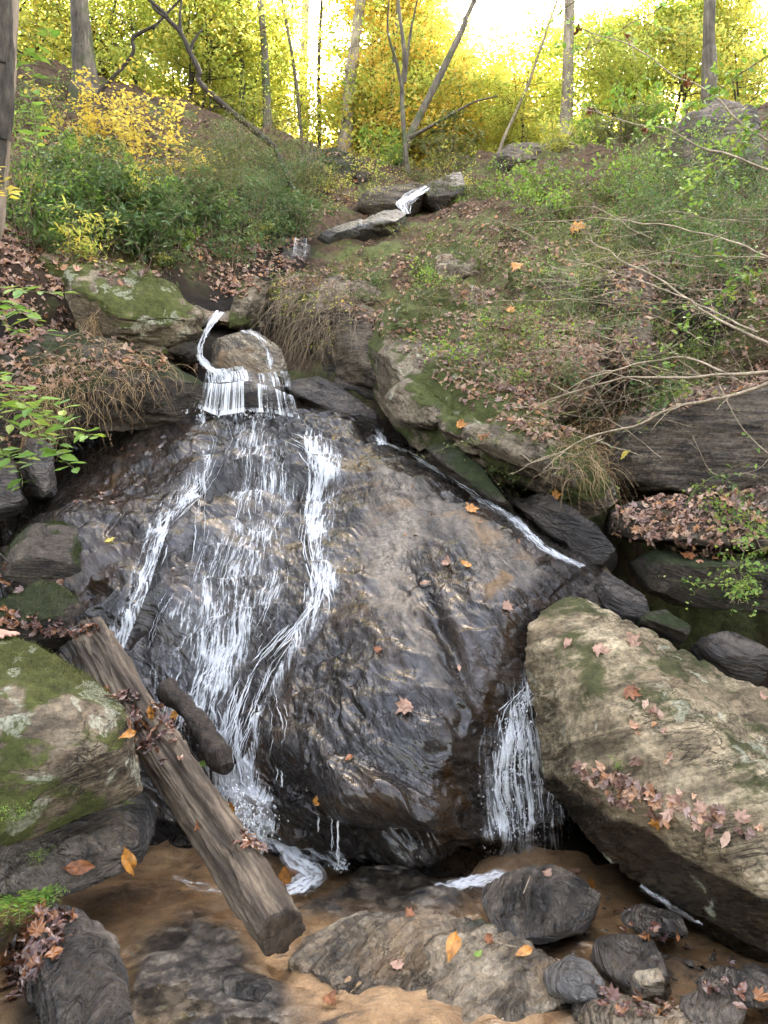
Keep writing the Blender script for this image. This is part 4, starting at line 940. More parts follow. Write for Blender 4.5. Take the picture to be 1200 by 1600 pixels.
def strands(mb, poly, hw, n, length, rad, bv, wob=.35, lift=(.003, .016), Ys=None, seed=0, fall=False, wpow=1.0):
    """thin threads of white water running down a px polyline over the surface they meet"""
    r = np.random.default_rng(seed)
    poly = np.asarray(poly, float); hwv = np.broadcast_to(np.asarray(hw, float), (len(poly),))
    tot = np.hypot(*np.diff(poly[:, :2], axis=0).T).sum()
    for k in range(int(n * .16)):
        L = r.uniform(*length) / tot; t0 = r.uniform(0, max(1 - L, .02)); ns = 9
        t = np.clip(np.linspace(t0, t0 + L, ns), 0, 1)
        if t[-1] - t[0] < .01: continue
        c = poly_at(poly, t); w = np.interp(t, np.linspace(0, 1, len(poly)), hwv)
        off = np.sign(r.uniform(-1, 1)) * abs(r.uniform(0, 1))**wpow
        ph = r.uniform(0, 9); lat = off * w + wob * w * .25 * np.sin(ph + t * tot / r.uniform(14, 40)) + wob * r.normal(0, 1.2, ns)
        dx = np.gradient(c[:, 0]); dy = np.gradient(c[:, 1]); nl = np.hypot(dx, dy) + 1e-9
        px = c[:, 0] - dy / nl * lat; py = c[:, 1] + dx / nl * lat * .3
        pts = []; h = r.uniform(*lift)
        for a in range(ns):
            if Ys is not None and bv is None:
                p = P(px[a], py[a], np.interp(t[a], np.linspace(0, 1, len(Ys)), Ys) - h); pts.append(p); continue
            loc, nn = cast(px[a], py[a], bv)
            if loc is None: break
            pts.append(loc + nn * h * (1 + .4 * r.normal()))
        if len(pts) < 4: continue
        pts = np.array(pts)
        if np.abs(np.diff(pts[:, 1])).max() > .35: continue
        s = np.linspace(0, 1, len(pts)); rr = .8 * r.uniform(*rad) * (np.sin(np.pi * s)**.6 + .08) * r.uniform(.45, 1.25, len(pts))
        V, Fq = tube(pts, rr, 5); mb.add(V, Fq)

def drops(mb, pts, rad, seed=0):
    r = np.random.default_rng(seed)
    O = np.array([[1,0,0],[-1,0,0],[0,1,0],[0,-1,0],[0,0,1],[0,0,-1]], float)
    T = np.array([[0,2,4],[2,1,4],[1,3,4],[3,0,4],[2,0,5],[1,2,5],[3,1,5],[0,3,5]])
    for p in pts:
        mb.add(p + O * r.uniform(*rad) * np.array([1, 1, r.uniform(1, 2.2)]), T)

def film(dens):
    keep_v = dens > .06
    fm = keep_v[SF].all(1); Fk = SF[fm]
    used = np.unique(Fk); re = -np.ones(len(SV2), int); re[used] = np.arange(len(used))
    V = SV2[used] + SN[used] * (.008 + .006 * fbm(SV2[used] * np.array([30, 18, 18]), 2, 400))[:, None]
    ri, ci = used // NC, used % NC
    al = np.cumsum(np.concatenate([[0], np.linalg.norm(np.diff(S[:, NC // 2], axis=0), axis=1)]))[ri]
    return V, re[Fk], {'foam': np.clip(dens[used], 0, 1.3) * (1 + .35 * fbm(np.stack([V[:, 0] * 7, al * 3.5, 0 * al], 1), 3, 402)), 'flow_along': al, 'flow_across': V[:, 0] + .03 * fbm(V * 3, 2, 401)}

def dens_of(runs):
    dn = np.zeros(len(SV2)); X2, Y2 = proj(SV2)
    for poly, hw, am in runs:
        poly = np.asarray(poly, float); x = seg_dist(X2, Y2, poly) / hw
        dn = np.maximum(dn, am * np.clip(1.2 - x, 0, 1)**.8)
    return dn

def cascade(label, runs, str_args, seed, extra=None):
    mb = MB()
    for k, a in enumerate(str_args): strands(mb, *a, seed=seed * 50 + k)
    if extra: extra(mb)
    root = None
    if mb.n: root = mb.obj('cascade', M_strand)
    if runs:
        V, Fq, at = film(dens_of(runs))
        o = obj('cascade' if root is None else 'lacy_film', V, Fq, M_film, root, True, at)
        root = root or o
    tag(root, label, None, None, 'structure'); return root

L1 = [(335,650),(350,690),(328,745),(300,780),(258,820),(246,880),(215,945),(192,1005)]
L2 = [(325,745),(316,800),(315,860),(300,910)]
L2b = [(275,915),(250,960),(230,1020)]
C1 = [(395,650),(405,720),(400,790),(388,870),(375,940),(340,1010),(310,1060),(285,1110)]
C2 = [(380,980),(345,1040),(318,1100),(345,1150)]
C3 = [(430,740),(425,800),(430,870),(420,950)]
R1 = [(440,680),(480,700),(508,735),(490,790),(484,850),(497,910),(490,945),(455,985),(405,1045),(380,1105),(360,1165)]
R2 = [(400,1040),(372,1120),(358,1180),(372,1240),(395,1290)]
def splash(mb):
    r = np.random.default_rng(5)
    foot = np.array([P(388 + r.normal(0, 20), 1280 + r.normal(0, 26), 3.52 - abs(r.normal(0, .06))) for _ in range(420)]); drops(mb, foot, (.002, .007), 6)
    for poly, hw, n in ([[(385,1265),(420,1300),(450,1325),(462,1350),(492,1362)], 15, 150], [[(450,1318),(470,1342),(494,1362),(470,1378),(455,1386)], 12, 120], [[(395,1270),(385,1300),(400,1320)], 26, 130], [[(410,1290),(440,1300),(480,1300)], 14, 60]):
        poly = np.asarray(poly, float)
        for k in range(n):
            t0 = r.uniform(0, .7); t = np.linspace(t0, t0 + r.uniform(.12, .35), 8); c = poly_at(poly, t); lat = r.uniform(-1, 1) * hw
            pts = []
            for a in range(8):
                Y = (EYE + .02) / ((c[a, 1] + lat * .6 + r.normal(0, .8) - 800) / F); pts.append([(c[a, 0] + lat * .5 - 600) / F * Y, Y, -.022 + r.uniform(0, .014)])
            V, Fq = tube(pts, r.uniform(.0025, .008) * np.sin(np.pi * np.linspace(.05, .95, 8)), 5); mb.add(V, Fq)
cascade('thin lacy stream of white water down the left of the dome', [(L1, 32, .86), (L2, 20, .75), (L2b, 15, .85)],
        [(L1, [24,22,12,14,14,10,12,16], 230, (25,90), (.0014,.0045), BV_SLAB), (L2, 13, 70, (20,70), (.0012,.004), BV_SLAB), (L2b, 9, 55, (20,60), (.0012,.004), BV_SLAB)], 1)
cascade('broad thin veil of white threads down the middle of the dome', [(C1, 66, .56), (C2, 44, .86), (C3, 46, .56), ([(370,880),(345,960),(310,1040)], 105, .52)],
        [(C1, [30,26,26,34,55,60,46,30], 330, (18,70), (.0011,.0038), BV_SLAB), (C2, [26,24,26,22], 200, (25,70), (.0014,.005), BV_SLAB), (C3, 30, 70, (14,45), (.001,.003), BV_SLAB),
         ([(370,880),(360,960),(330,1040)], 75, 150, (8,30), (.001,.003), BV_SLAB)], 2)
cascade('thickest stream of white water winding down the dome into the pool', [(R1, 36, 1.0), (R2, 46, 1.3), ([(362,1180),(378,1240),(398,1290)], 40, 1.35)],
        [(R1, [30,26,22,20,20,18,18,20,24,24,22], 560, (30,100), (.0016,.0055), BV_SLAB), (R2, [26,28,24,26,30], 330, (30,110), (.0016,.006), BV_SLAB),
         ([(400,1040),(430,1130),(420,1230)], 30, 80, (20,60), (.001,.003), BV_SLAB)], 3, splash)
def water_sheet(poly, hw, foam, nr=70, nc=30, z=.004):
    poly = np.asarray(poly, float); c = catmull(poly, nr); w = np.interp(np.linspace(0, 1, nr), np.linspace(0, 1, len(poly)), np.broadcast_to(np.asarray(hw, float), (len(poly),))); u = np.linspace(-1, 1, nc)
    dx, dy = np.gradient(c[:, 0]), np.gradient(c[:, 1]); nl = np.hypot(dx, dy) + 1e-9
    x = (c[:, 0] - dy / nl * w * 1.0)[:, None] * 0 + c[:, 0][:, None] - (dy / nl * w)[:, None] * u; y = c[:, 1][:, None] + (dx / nl * w)[:, None] * u
    Y = (EYE - z) / ((y - 800) / F); Vg = np.stack([(x - 600) / F * Y, Y, np.full_like(Y, z)], -1).reshape(-1, 3); Vg[:, 2] += .010 * fbm(Vg * 18, 3, 440)
    ua = np.tile(u, nr); fo = foam * np.clip(1.2 - np.abs(ua)**1.5, 0, 1); s_ = np.repeat(np.concatenate([[0], np.cumsum(np.hypot(np.diff(c[:, 0]), np.diff(c[:, 1])))]) / F * 3.2, nc)
    return Vg, grid_faces(nr, nc), {'foam': fo, 'flow_along': s_ * 1.6, 'flow_across': ua * np.repeat(w, nc) / F * 3.2}
for lab, args in (('white foam swirling across the pool from the foot of the thickest stream', ([(388,1262),(412,1296),(444,1318),(462,1345),(496,1366),(472,1382),(448,1388)], [36,34,24,19,16,16,12], 1.25)),
                  ('patch of foam at the foot of the right hand spout', ([(680,1388),(712,1382),(750,1374),(800,1368)], [9,12,13,10], 1.1)), ('thin foam line along the water edge under the tan boulder', ([(1000,1386),(1030,1404),(1062,1424),(1098,1447)], [5,5,4,3], .85)),
                  ('broken foam spreading in the dark water right of the log end', ([(400,1290),(450,1306),(510,1330),(540,1352)], [24,30,26,18], .85)), ('ripples of foam in the shadowed pool behind the log', ([(270,1372),(310,1384),(345,1392)], [10,12,9], .6))):
    V, Fq, at = water_sheet(*args); tag(obj('foam', V, Fq, M_film, None, True, at), lab, None, None, 'structure')
# right hand spout
T1 = [(850,1040),(828,1075),(800,1110),(788,1180),(790,1260),(795,1345)]
def foot2(mb):
    r = np.random.default_rng(8)
    for k in range(700):
        y = r.uniform(1080, 1350); x = np.interp(y, [1040,1110,1180,1260,1345], [848,800,788,790,795]) + r.normal(14, 26) * (y - 1000) / 300
        loc, nn = cast(x, y, BV_SLAB)
        if loc is not None: drops(mb, [loc + nn * r.uniform(.005, .05)], (.0012, .0048), k)
    for poly, hw, n in ([[(690,1385),(715,1380),(748,1376)], 5, 40], [[(1003,1389),(1030,1405),(1062,1425),(1095,1446)], 2.5, 40]):
        poly = np.asarray(poly, float)
        for k in range(n):
            t0 = r.uniform(0, .7); t = np.linspace(t0, t0 + r.uniform(.15, .3), 8); c = poly_at(poly, t); lat = r.uniform(-1, 1) * hw; pts = []
            for a in range(8):
                Y = (EYE + .02) / ((c[a, 1] + lat - 800) / F); pts.append([(c[a, 0] - 600) / F * Y, Y, -.022 + r.uniform(0, .010)])
            V, Fq = tube(pts, r.uniform(.003, .007) * np.sin(np.pi * np.linspace(.05, .95, 8)), 5); mb.add(V, Fq)
cascade('splashing spout of white water in the notch beside the tan boulder', [(T1, 46, .72), ([(850,1060),(855,1180),(860,1300)], 34, .55), ([(800,1110),(786,1200),(792,1345)], 22, .95), ([(842,1060),(848,1150),(862,1310)], 30, .85), ([(820,1120),(822,1230),(828,1345)], 34, .7)],
        [(T1, [8,14,22,24,24,26], 320, (22,80), (.0014,.005), BV_SLAB), ([(830,1110),(840,1200),(860,1290)], 26, 90, (12,35), (.001,.003), BV_SLAB)], 4, foot2)
# side channel behind the dome
CH = [(592,690),(650,715),(725,762),(800,812),(850,858),(908,888)]
def grid_sheet(Vg, foam, along, across, nr, nc, maxgap=.3):
    Fq = grid_faces(nr, nc); e = np.linalg.norm(Vg[Fq[:, 0]] - Vg[Fq[:, 2]], axis=1); ok = (e < maxgap) & np.isfinite(Vg[Fq]).all((1, 2)); Fq = Fq[ok]
    used = np.unique(Fq); re = -np.ones(len(Vg), int); re[used] = np.arange(len(used))
    return Vg[used], re[Fq], {'foam': foam[used], 'flow_along': along[used], 'flow_across': across[used]}
def cast_sheet(poly, hw, foam, nr=90, nc=34, lift=.014, bv=None, stretch=.5, Ys=None, edge=1.6):
    """a sheet of running water laid over whatever the px run passes"""
    poly = np.asarray(poly, float); hwv = np.broadcast_to(np.asarray(hw, float), (len(poly),)); t = np.linspace(0, 1, nr); c = catmull(poly, nr); w = np.interp(t, np.linspace(0, 1, len(poly)), hwv)
    dx, dy = np.gradient(c[:, 0]), np.gradient(c[:, 1]); nl = np.hypot(dx, dy) + 1e-9; Vg = np.full((nr * nc, 3), np.nan); u = np.linspace(-1, 1, nc)
    for i in range(nr):
        Yi = None if Ys is None else np.interp(t[i], np.linspace(0, 1, len(Ys)), Ys)
        for j in range(nc):
            x, y = c[i, 0] - dy[i] / nl[i] * u[j] * w[i], c[i, 1] + dx[i] / nl[i] * u[j] * w[i] * .3
            if Yi is not None: Vg[i * nc + j] = P(x, y, Yi); continue
            loc, nn = cast(x, y, bv)
            if loc is not None: Vg[i * nc + j] = loc + nn * lift
    s_ = np.concatenate([[0], np.cumsum(np.hypot(np.diff(c[:, 0]), np.diff(c[:, 1])))]) * (7.0 / F); al = np.repeat(s_ * stretch * 2, nc); ac = np.tile(u, nr) * np.repeat(w, nc) * (7.0 / F)
    fo = foam * np.clip(1.15 - np.abs(np.tile(u, nr))**edge, 0, 1) * (1 + .3 * fbm(np.stack([ac * 9, al * 4, 0 * al], 1), 3, 403))
    ok = np.isfinite(Vg).all(1); Vg[ok] += .006 * fbm(Vg[ok] * 22, 2, 404)[:, None] * np.array([0, -1, .5])
    return grid_sheet(Vg, fo, al, ac + poly[0, 0], nr, nc)
def cascade_of(label, sheets, str_args=(), seed=1, extra=None):
    mb = MB()
    for k, a in enumerate(str_args): strands(mb, *a, seed=seed * 50 + k)
    if extra: extra(mb)
    root = mb.obj('cascade', M_strand) if mb.n else None
    for V, Fq, at in sheets:
        o = obj('cascade' if root is None else 'lacy_film', V, Fq, M_film, root, True, at); root = root or o
    tag(root, label, None, None, 'structure')
cascade_of('dark side channel with white riffles along the back of the dome', [cast_sheet(CH, [9,10,12,14,16,16], .62, 160, 26), cast_sheet([(590,668),(594,682),(596,697)], [7,10,11], 1.0, 30, 20), cast_sheet([(800,812),(850,858),(908,888)], [8,10,12], .95, 70, 20)],
        [(CH, [8,8,9,11,12,12], 110, (15,60), (.0012,.004), BV_ALL), ([(800,815),(850,858),(905,888)], 8, 90, (15,45), (.0016,.005), BV_ALL)], 5)
def curtain():
    out = []
    for layer, (dy_, am) in enumerate([(0, 1.0), (.05, .8)]):
        nr, nc = 60, 200; x = np.linspace(312, 466, nc); y0 = np.interp(x, [312, 345, 385, 420, 466], [597, 600, 595, 603, 622]); y1 = y0 + np.interp(x, [312, 345, 385, 466], [38, 50, 48, 34])
        t = np.linspace(0, 1, nr)[:, None]; Y0 = np.interp(x, [312, 345, 466], [7.02, 6.97, 6.98]); Yt = (Y0 - .03 + dy_) - .13 * np.sqrt(t) + .02 * fbm(np.stack([x * .13, 0 * x, 0 * x], 1), 2, 410 + layer)
        X_ = x + (x - 385) * .12 * t; Vg = np.stack([(X_ - 600) / F * Yt, Yt + 0 * X_, EYE - ((y0 + (y1 - y0) * t) - 800) / F * Yt], -1).reshape(-1, 3)
        prof = np.interp(x, [312, 322, 345, 380, 388, 394, 402, 440, 458, 466], [.5, 1.0, 1.05, .95, .3, .35, .75, .72, .6, .2]) + .35 * fbm(np.stack([x * .16, 0 * x, 0 * x], 1), 3, 412 + layer)
        fo = .8 * am * (prof[None, :] * (1.05 - .30 * np.sin(np.pi * t)) + .25 * (t > .86)).ravel(); al = np.repeat(np.linspace(0, .075, nr), nc); ac = np.tile((x - 312) / F * 7, nr)
        out.append(grid_sheet(Vg, np.clip(fo, 0, 1.4), al, ac + layer * 3, nr, nc))
    return out
def cdrops(mb): r = np.random.default_rng(21); drops(mb, [P(r.normal(375, 40), 645 + r.normal(0, 5), 6.85 + r.normal(0, .05)) for _ in range(110)], (.003, .009), 22)
cascade_of('white curtain of water dropping over the thin ledge at the top of the dome', curtain() + [cast_sheet([(352,576),(356,586),(358,598)], [34,38,42], .85, 30, 70, .012, None, .5, None, 6), cast_sheet([(425,582),(428,592),(430,606)], [26,28,30], .6, 30, 60, .012, None, .5, None, 6)], [], 6, cdrops)
V, Fq, at = film(dens_of([([(325,655),(380,660),(440,655)], 20, 1.15), ([(330,672),(400,680),(455,672)], 20, .62)])); tag(obj('cascade', V, Fq, M_film, None, True, at), 'foaming water spreading over the top of the dome at the foot of the curtain', None, None, 'structure')
NRUN = [(344,488),(330,506),(320,522),(313,540),(312,556),(326,574),(342,586)]
cascade_of('narrow white run of water squeezing past the wet boulder', [cast_sheet(NRUN, [18,11,9,8,9,13,16], .8, 110, 24), cast_sheet(NRUN, [11,7,7,6,7,9,12], .8, 110, 16, .01, None, .5, [8.0,7.8,7.62,7.52,7.42,7.25,7.08]), cast_sheet([(372,512),(405,530),(418,548),(424,578)], [18,14,9,8], .66, 70, 30)],
        [(NRUN, [10,6,5,5,5,6,8], 150, (14,40), (.003,.008), None, .35, (.0,.05), [8.0,7.75,7.6,7.5,7.4,7.2,7.05])], 7)
UF = [(668,292),(645,305),(630,318),(636,334)]
cascade_of('uppermost little white waterfall below the woods', [cast_sheet(UF, [12,16,14,8], .95, 60, 40, .03, None, .5, [12.15,12.0,11.85,11.5])], [(UF, [12,16,13,6], 160, (12,36), (.005,.012), None, .3, (0,.1), [12.15,12.0,11.9,11.5])], 8)
cascade_of('tiny trickle in the dark recess below the grey ledge', [cast_sheet([(470,372),(468,385),(466,400)], [14,13,13], .42, 40, 40, .03, None, .25, [10.15,10.12,10.1], 5)], [([(562,343),(563,352)], 4, 14, (8,12), (.004,.008), None, .3, (0,.1), [10.7,10.7])], 9)
mb = MB(); r = np.random.default_rng(31)
for (x, y0, y1, Y, n) in [(528,1262,1355,3.28,14),(497,1240,1300,3.36,5),(519,1262,1330,3.29,4),(440,1195,1230,3.5,5)]:
    for k in range(n):
        a = r.uniform(y0, y1 - 10); b = min(a + r.uniform(12, 50), y1); pts = [P(x + r.normal(0, 1.2), q_, Y) for q_ in np.linspace(a, b, 6)]
        V, Fq = tube(pts, r.uniform(.001, .0028) * np.sin(np.pi * np.linspace(.08, .92, 6)), 5); mb.add(V, Fq)
drops(mb, [P(528 + r.normal(0, 9), 1354 + r.normal(0, 4), 3.27 + r.normal(0, .02)) for _ in range(50)], (.001, .004), 32)
tag(mb.obj('cascade', M_strand), 'thin dripping trickles falling free from the lip of the dome into the pool', None, None, 'structure')
# ================================================================== LEAVES
def _tmpl(outline, fold=.12):
    o = np.array(outline, float); c = np.array([[.5, 0]])
    V = np.concatenate([c, o]); V = np.concatenate([V, (np.abs(V[:, 1:2]) * fold * 2)], 1); n = len(o)
    return V, np.array([[0, 1 + k, 1 + (k + 1) % n] for k in range(n)])
LF_DIAMOND = (np.array([[0,0,0],[.45,-.27,.07],[1,0,-.03],[.45,.27,.07]], float), np.array([[0,1,2],[0,2,3]]))
LF_OVAL = _tmpl([(0,0),(.18,-.16),(.42,-.25),(.7,-.18),(1,0),(.7,.18),(.42,.25),(.18,.16)])
LF_BIG = _tmpl([(-.12,0),(0,-.02),(.1,-.12),(.25,-.215),(.42,-.25),(.58,-.23),(.74,-.165),(.9,-.07),(1.04,0),(.9,.075),(.74,.17),(.58,.225),(.42,.235),(.25,.20),(.1,.11),(0,.02)], .16)
LF_LANCE = _tmpl([(0,0),(.25,-.11),(.55,-.13),(1,0),(.55,.13),(.25,.11)])
def _maple():
    pts = [(0,0.0)]
    lob = [(-125,.42),(-70,.68),(-28,.85),(0,1.0)]
    half = []
    prev = None
    ang = [-140,-118,-100,-74,-55,-36,-20,-10,0]; rad = [.26,.44,.34,.62,.43,.76,.52,.64,.95]
    h = [(0.32 + r_ * .66 * math.cos(R(a)), r_ * .72 * math.sin(R(a))) for a, r_ in zip(ang, rad)]
    return [(0.12, 0)] + h + [(x, -y) for x, y in h[-2::-1]]
LF_MAPLE = _tmpl(_maple(), .05); LF_MAPLE[0][0] = [.34, 0, 0]

def unit(v): return v / (np.linalg.norm(v, axis=-1, keepdims=True) + 1e-12)

def leaf_cloud(pos, nrm, size, tm=LF_DIAMOND, curl=.3, seed=0, direc=None, aspect=None):
    r = np.random.default_rng(seed); n = len(pos); T, Fc = tm; k = len(T)
    nrm = unit(np.asarray(nrm, float))
    a = r.normal(size=(n, 3)) if direc is None else np.asarray(direc, float) + .25 * r.normal(size=(n, 3))
    X = unit(a - (a * nrm).sum(1, keepdims=True) * nrm); Yv = np.cross(nrm, X)
    s = np.broadcast_to(np.asarray(size, float), (n,))
    c1 = r.normal(0, curl, n); c2 = r.normal(0, curl, n)
    L = np.broadcast_to(T, (n, k, 3)).copy(); L[..., 0] -= .35 if direc is None else 0
    if aspect is not None: L[..., 1] *= aspect
    L[..., 2] += c1[:, None] * (L[..., 0])**2 + c2[:, None] * (L[..., 1])**2 * 2 + (curl * .25) * r.normal(size=(n, k)) * (np.hypot(L[..., 0], L[..., 1]) > .25)
    V = pos[:, None] + s[:, None, None] * (L[..., 0:1] * X[:, None] + L[..., 1:2] * Yv[:, None] + L[..., 2:3] * nrm[:, None])
    Fa = (np.arange(n)[:, None, None] * k + Fc[None]).reshape(-1, Fc.shape[1])
    return V.reshape(-1, 3), Fa

M_fallen = leaf_mat('fallen_leaves', [(.06,.032,.022),(.15,.08,.055),(.25,.14,.10),(.34,.22,.16),(.38,.19,.09),(.42,.29,.20),(.19,.12,.10),(.28,.20,.165)], trans=.08, rough=.55, gloss=.3, vary=.15)
M_wetleaf = leaf_mat('wet_fallen_leaves', [(.03,.015,.012),(.075,.032,.022),(.12,.05,.03),(.22,.09,.03),(.16,.10,.08),(.09,.05,.045)], trans=.05, rough=.25, gloss=.5, vary=.15)
M_orange = leaf_mat('orange_leaf', [(.44,.185,.032)], trans=.1, rough=.4, gloss=.4, vary=.45, nscale=45)
M_rust = leaf_mat('rust_leaf', [(.21,.08,.032)], trans=.1, rough=.45, vary=.45, nscale=45)
M_pink = leaf_mat('pinkish_tan_leaf', [(.33,.195,.135)], trans=.1, rough=.5, vary=.4, nscale=45)
M_green = leaf_mat('green_leaves', [(.045,.085,.030),(.075,.13,.042),(.11,.17,.055),(.18,.22,.07)], trans=.3, rough=.35, gloss=.4)
M_olive = leaf_mat('olive_leaves', [(.08,.095,.03),(.13,.145,.045),(.20,.20,.07)], trans=.3, rough=.45)
M_bright = leaf_mat('bright_green_leaves', [(.10,.20,.03),(.16,.27,.045),(.22,.32,.06),(.30,.34,.05)], trans=.4, rough=.35, gloss=.35)
M_yellow = leaf_mat('yellow_leaves', [(.50,.36,.06),(.62,.46,.08),(.66,.54,.14),(.46,.38,.08)], trans=.4)
M_yg = leaf_mat('yellow_green_leaves', [(.22,.28,.07),(.34,.37,.09),(.48,.44,.11),(.60,.48,.11),(.17,.23,.06)], trans=.55)
M_gold = leaf_mat('golden_leaves', [(.60,.45,.09),(.66,.50,.12),(.62,.38,.08),(.48,.46,.10),(.58,.32,.07)], trans=.55)
M_lime = leaf_mat('lime_leaves', [(.28,.35,.07),(.40,.44,.10),(.52,.50,.12),(.20,.27,.05)], trans=.55)
M_bark = bark_mat('grey_bark', (.05,.042,.032), (.12,.10,.075), (.20,.17,.13), scale=7, stretch=.15, moss=(.05,.065,.02))
M_barkpale = bark_mat('pale_bark', (.10,.085,.06), (.22,.18,.125), (.34,.29,.21), scale=6, stretch=.2)
M_barkdark = bark_mat('dark_bark', (.022,.018,.014), (.055,.045,.034), (.10,.085,.065), scale=9, stretch=.2)
M_twig = bark_mat('tan_twig', (.17,.13,.085), (.30,.24,.165), (.42,.35,.25), scale=20, stretch=.5, bump=.3)
M_straw = leaf_mat('straw_roots', [(.24,.15,.07),(.36,.24,.12),(.44,.31,.17),(.16,.10,.055)], trans=.1, rough=.8)
M_rootbrown = leaf_mat('brown_roots', [(.10,.07,.045),(.18,.13,.085),(.26,.20,.13)], trans=.05, rough=.85)

# ================================================================== TREES AND SHRUBS
def branch_path(r, p0, dirn, L, n=7, wob=.25, grav=0.0):
    pts = [np.array(p0, float)]; d = unit(np.array(dirn, float)); st = L / (n - 1)
    for k in range(n - 1):
        d = unit(d + wob * r.normal(size=3) * .6 + np.array([0, 0, grav])); pts.append(pts[-1] + d * st)
    return np.array(pts)

def limbs(mb, r, path, r0, z0, count, L, seg=6, up=.35, sub=3):
    """limbs off a trunk path above fraction z0; returns twig tips (point, direction)"""
    tips = []
    for k in range(count):
        t = r.uniform(z0, .97); i = t * (len(path) - 1); b = path[int(i)] * (1 - i % 1) + path[min(int(i) + 1, len(path) - 1)] * (i % 1)
        a = r.uniform(0, 2 * np.pi); ln = L * r.uniform(.55, 1.1) * (1.15 - .6 * t)
        bp = branch_path(r, b, (math.cos(a), math.sin(a), up + r.normal(0, .2)), ln, 8, .3, .02)
        rb = r0 * (1 - .75 * t) * .42
        V, Fq = tube(bp, np.linspace(rb, rb * .2, 8), seg); mb.add(V, Fq)
        for q in range(sub):
            j = r.integers(2, 8); a2 = a + r.normal(0, .9)
            sp = branch_path(r, bp[j], (math.cos(a2), math.sin(a2), r.normal(.1, .25)), ln * r.uniform(.25, .5), 6, .35)
            V, Fq = tube(sp, np.linspace(rb * .35, rb * .08, 6), 4); mb.add(V, Fq)
            for m_ in range(1, 6): tips.append(sp[m_])
        for m_ in range(3, 8): tips.append(bp[m_])
    return np.array(tips)

def crown_leaves(r, tips, n, size, spread, flat=.6, tm=LF_DIAMOND, seed=0, sp_z=.5):
    # clumped: some twigs carry many leaves, some few
    wt = r.gamma(.7, 1.0, len(tips)); wt /= wt.sum()
    i = r.choice(len(tips), n, p=wt); pos = tips[i] + r.normal(size=(n, 3)) * np.array([spread, spread, spread * sp_z])
    nr = r.normal(size=(n, 3)) * (1 - flat) + np.array([0, 0, 1.0]) * flat
    return leaf_cloud(pos, nr, size * r.uniform(.6, 1.25, n), tm, .25, seed)

def understory(seed, H, n, size, radius):
    r = np.random.default_rng(seed); mb = MB(); tips = []
    for s in range(r.integers(1, 4)):
        a = r.uniform(0, 6.28); lean = r.uniform(.02, .22)
        path = branch_path(r, (r.normal(0, .1), r.normal(0, .1), -.4), (math.cos(a) * lean, math.sin(a) * lean, 1), H * r.uniform(.75, 1.0), 12, .10, .03)
        rr = .035 * H / 5 * r.uniform(.7, 1.3); V, Fq = tube(path, np.linspace(rr, rr * .15, 12), 7); mb.add(V, Fq)
        tips.append(limbs(mb, r, path, rr * 1.3, .12, 20, radius, 5, .25))
    tips = np.concatenate(tips)
    V, Fl = crown_leaves(r, tips, n, size, .22, .55, seed=seed)
    return mb.data('understory_wood', M_barkdark), mesh_data('understory_leaves', V, Fl, M_yg, False)

def put(name, wood, leaves, loc, rz, sc, mat, label, cat, group=None, wm=None, pn=('trunk', 'crown')):
    t = empty(name, loc); t.rotation_euler = (0, 0, rz); t.scale = (sc,) * 3
    tag(t, label, cat, group)
    for nm, me, mt in ((pn[0], wood, wm), (pn[1], leaves, mat)):
        if me is None: continue
        o = bpy.data.objects.new(nm, me); col.objects.link(o); o.parent = t
        if mt is not None:
            o.material_slots[0].link = 'OBJECT'; o.material_slots[0].material = mt
    return t

def gz(x, y): return float(ground_z(np.array([x]), np.array([y]))[0])
def at_ground(px, Y): x = (px - 600) / F * Y; return (x, Y, gz(x, Y))

UND = [understory(500 + k, H, n, s, rad) for k, (H, n, s, rad) in enumerate([(5.0,6500,.10,1.7),(6.5,8000,.11,2.0),(4.0,5000,.09,1.5),(7.5,9500,.12,2.2)])]
r = np.random.default_rng(77)
spots = []
def zone(n, x0, x1, y0, y1, pal, s=(.8, 1.2)):
    for k in range(n): spots.append((r.uniform(x0, x1), r.uniform(y0, y1), pal[r.integers(len(pal))], r.uniform(*s)))
zone(11, 30, 360, 15.5, 19, [M_yg, M_yg, M_lime]); zone(11, 360, 640, 16.5, 21, [M_yg, M_gold, M_lime, M_lime]); zone(11, 600, 800, 16.5, 20, [M_yg, M_gold, M_lime], (.6, .95))
zone(14, 780, 1020, 16.5, 22, [M_lime, M_lime, M_yg], (.4, .85)); zone(7, 760, 1180, 14.8, 17, [M_lime, M_lime, M_yg], (.6, .8)); zone(4, 1000, 1250, 14, 18, [M_lime, M_yg], (.6, .9))
zone(7, 560, 920, 19, 24, [M_lime, M_yg, M_yg], (.8, 1.2)); zone(16, 0, 760, 21, 28, [M_yg, M_gold, M_yg, M_lime], (1.0, 1.4)); zone(14, 720, 1250, 22, 30, [M_lime, M_yg, M_gold], (.7, 1.15)); zone(10, -150, 700, 28, 36, [M_gold, M_yg], (1.4, 2.0)); zone(13, 700, 1350, 30, 38, [M_gold, M_lime], (1.1, 1.7))
KIND = {id(M_yg): 'yellow green', id(M_gold): 'golden', id(M_lime): 'lime green'}
for x, Y, mt, s in spots:
    w, l = UND[r.integers(len(UND))]
    side = 'left' if x < 400 else 'middle' if x < 760 else 'right'; far = 'farther back in' if Y > 23 else 'at the near edge of'
    put('understory_tree', w, l, at_ground(x, Y), r.uniform(0, 6.28), s, mt, f'slender {KIND[id(mt)]} leaved tree {far} the {side} of the woods', 'tree', f'{KIND[id(mt)]} trees {far} the {side} woods')

